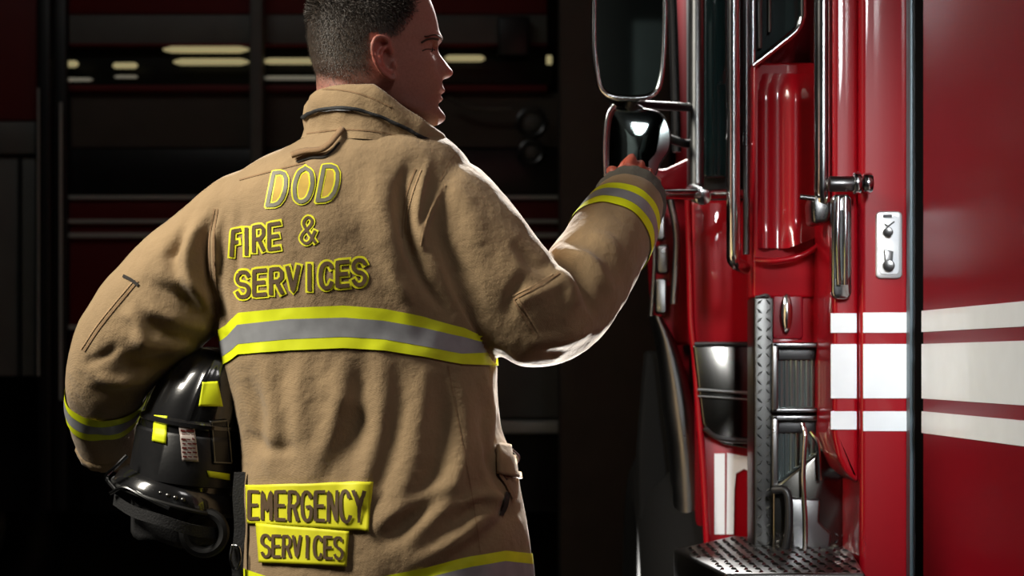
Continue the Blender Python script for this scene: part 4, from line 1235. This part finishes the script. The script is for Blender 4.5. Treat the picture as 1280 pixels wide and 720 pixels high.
# ear flap / chin strap bits under the brim
fl = MB(); rows = []
for i in range(9):
    z = -.03-.009*i; k = .92-.012*i
    rows.append([H(Rx*k*math.cos(a_), Ry*k*math.sin(a_), z+.004*math.sin(6*a_)) for a_ in [math.radians(-160+q*14) for q in range(11)]])
fl.rings(rows, caps=False, closed=False)
fo = fl.build('ear_flap', M['black_fab'], hm); sm = fo.modifiers.new('t', 'SOLIDIFY'); sm.thickness = .005
fl = MB().torus(H(.055, -.095, -.075), .032, .009, 'y', 30, 8).build('goggle', M['rubber'], hm)
hbv = None
def helm_bvh():
    vs = []; fs = []
    for o_ in (dm, band):
        b0 = len(vs); vs += [v.co+hm.location for v in o_.data.vertices]; fs += [tuple(i+b0 for i in p.vertices) for p in o_.data.polygons]
    return BVHTree.FromPolygons(vs, fs)
hbv = helm_bvh()
def sticker(pts, m, name, off=.0018, lab=None, par=None):
    return patch(pts, M[m], name, off, 3, par or hm, hbv, lab, .001)
s_ = sticker([(253, 478), (272, 477), (278, 508), (248, 508)], 'yellow', 'reflective_sticker', lab='rounded fluorescent sticker on the shell')
sticker([(194, 519), (210, 520), (208, 555), (191, 551)], 'yellow', 'reflective_sticker', lab='fluorescent sticker on the left of the band')
sticker([(258, 588), (286, 592), (286, 600), (260, 596)], 'yellow', 'reflective_sticker', lab='fluorescent sticker low on the band')
lb_ = sticker([(224, 533), (243, 533), (248, 577), (228, 576)], 'label_white', 'printed_label', .0022, 'white label with small dark red print')
pr = MB()
rr2 = random.Random(5)
for k in range(7):
    y = 538+k*5.4
    for x in range(3):
        xa = 227+x*6+k*.4+rr2.uniform(0, 1); ribbon(pr, [(xa, y), (xa+rr2.uniform(2, 4), y+.4)], rr2.uniform(1.2, 2.8), .0034, hbv)
pr.build('label_print', M['label_print'], lb_)
sticker([(262, 526), (284, 524), (288, 580), (266, 580)], 'black', 'strap_plate', .003)
pr = MB(); ribbon(pr, [(264, 527), (282, 525)], 2, .005, hbv); ribbon(pr, [(266, 577), (286, 578)], 1.5, .005, hbv); ribbon(pr, [(264, 527), (267, 577)], 1.2, .005, hbv); ribbon(pr, [(283, 526), (287, 577)], 1.2, .005, hbv)
pr.build('strap_edge', M['let_grey'], hm)
# bright buckle and webbing by the cuff
bk = MB().tube(smooth_path([H(-.10, -.075, -.030), H(-.118, -.07, -.012), H(-.100, -.09, .01), H(-.085, -.09, .03)], 5), .0035, 8)
bk.tube(smooth_path([H(-.105, -.082, -.035), H(-.08, -.10, -.02), H(-.04, -.12, -.03), H(0, -.128, -.04)], 6), .003, 8)
bk.build('buckle', M['chrome'], hm)
wb = MB(); rows = []
for p in smooth_path([(-.10, -.072, -.045), (-.06, -.108, -.055), (-.01, -.128, -.06), (.04, -.118, -.07), (.085, -.08, -.075)], 8):
    rows.append([H(p[0], p[1], p[2]+.009), H(p[0], p[1]-.003, p[2]+.009), H(p[0], p[1]-.003, p[2]-.009), H(p[0], p[1], p[2]-.009)])
wb.rings(rows); wb.build('chin_strap', M['black_fab'], hm)
rv = MB()
for i in range(11):
    t = i/10; a_ = math.radians(-150+t*70)
    rv.sphere(H((Rx+.012)*math.cos(a_), (Ry+.010)*math.sin(a_), -.022-.17*Rx*math.cos(a_)), .0042, 8)
rv.build('rivet', M['chrome_dark'], hm)['kind'] = 'stuff'
# strap with clip hanging at the coat's left side
sp = MB(); rows = []
for p in smooth_path([(300, 590, 3.18), (298, 620, 3.175), (300, 660, 3.17), (297, 700, 3.165), (299, 760, 3.165)], 5):
    c = W(*p); rows.append([c+Vector((-.009, 0, 0)), c+Vector((-.009, -.003, 0)), c+Vector((.009, -.003, 0)), c+Vector((.009, 0, 0))])
sp.rings(rows)
so = sp.build('hanging_strap', M['black_fab'], coat)
MB().tube(smooth_path([W(290, 682, 3.16), W(288, 700, 3.155), W(294, 712, 3.155), W(300, 700, 3.155), W(298, 684, 3.155), W(290, 682, 3.16)], 5), .0022, 8).build('strap_clip', M['chrome'], so)

# ================================================================ LIGHT
def area(name, loc, tgt, sx, sy, power, col=(1, 1, 1), spread=180):
    l = bpy.data.lights.new(name, 'AREA'); l.shape = 'RECTANGLE'; l.size = sx; l.size_y = sy; l.energy = power; l.color = col
    l.spread = math.radians(spread)
    o = bpy.data.objects.new(name, l); COL.objects.link(o); o.location = loc
    o.rotation_euler = (Vector(tgt)-Vector(loc)).to_track_quat('-Z', 'Y').to_euler(); return o
area('key_lamp', (-2.3, 2.35, 3.2), (-.48, 3.2, 1.45), .65, 1.2, 17, (1, .93, .80), 54)
area('truck_lamp', (.72, -.5, 2.5), (.78, 3.65, 1.2), .3, .9, 2.3, (.95, .98, 1), 15)
area('rim_lamp_high', (.30, 5.5, 2.8), (.16, 3.3, 1.35), .12, .12, 22, (1, .97, .92), 44)
area('rim_lamp_low', (.26, 5.1, .3), (.19, 3.3, 1.08), .12, .12, 14, (1, .97, .92), 34)
area('bay_lamp', (1.1, 1.3, 3.8), (.05, 3.2, 1.55), .8, .8, 1.8, (1, .95, .92), 60)  # added fill, standing in for bounce off the red engine
area('back_lamp', (-1.5, 4.8, 3.9), (0, 8, 1), 1.5, .4, 4.5, (1, .98, .92))
area('entrance_lamp', (.2, -2.0, 3.9), (.2, -3.2, 2.4), .8, .3, 1.0, (.9, 1, .97), 90)  # added unseen light so the pale panels show in the mirrors
wd = bpy.data.worlds.new('World'); SC.world = wd; wd.use_nodes = True
wd.node_tree.nodes['Background'].inputs[0].default_value = (.62, .55, .5, 1); wd.node_tree.nodes['Background'].inputs[1].default_value = .016

cd = bpy.data.cameras.new('camera'); cam = bpy.data.objects.new('camera', cd); COL.objects.link(cam)
cam.location = (0, 0, ZC); cam.rotation_euler = (PI/2, 0, 0)
cd.sensor_width = 36; cd.lens = F*36/1280; cd.shift_y = (HY-360)/1280
cd.clip_start = .05; cd.clip_end = 60
cd.dof.use_dof = True; cd.dof.focus_distance = 3.3; cd.dof.aperture_fstop = 5.0
SC.camera = cam
SC.view_settings.view_transform = 'Standard'; SC.view_settings.look = 'None'; SC.view_settings.gamma = 1
SC.view_settings.exposure = 0; SC.view_settings.use_curve_mapping = False
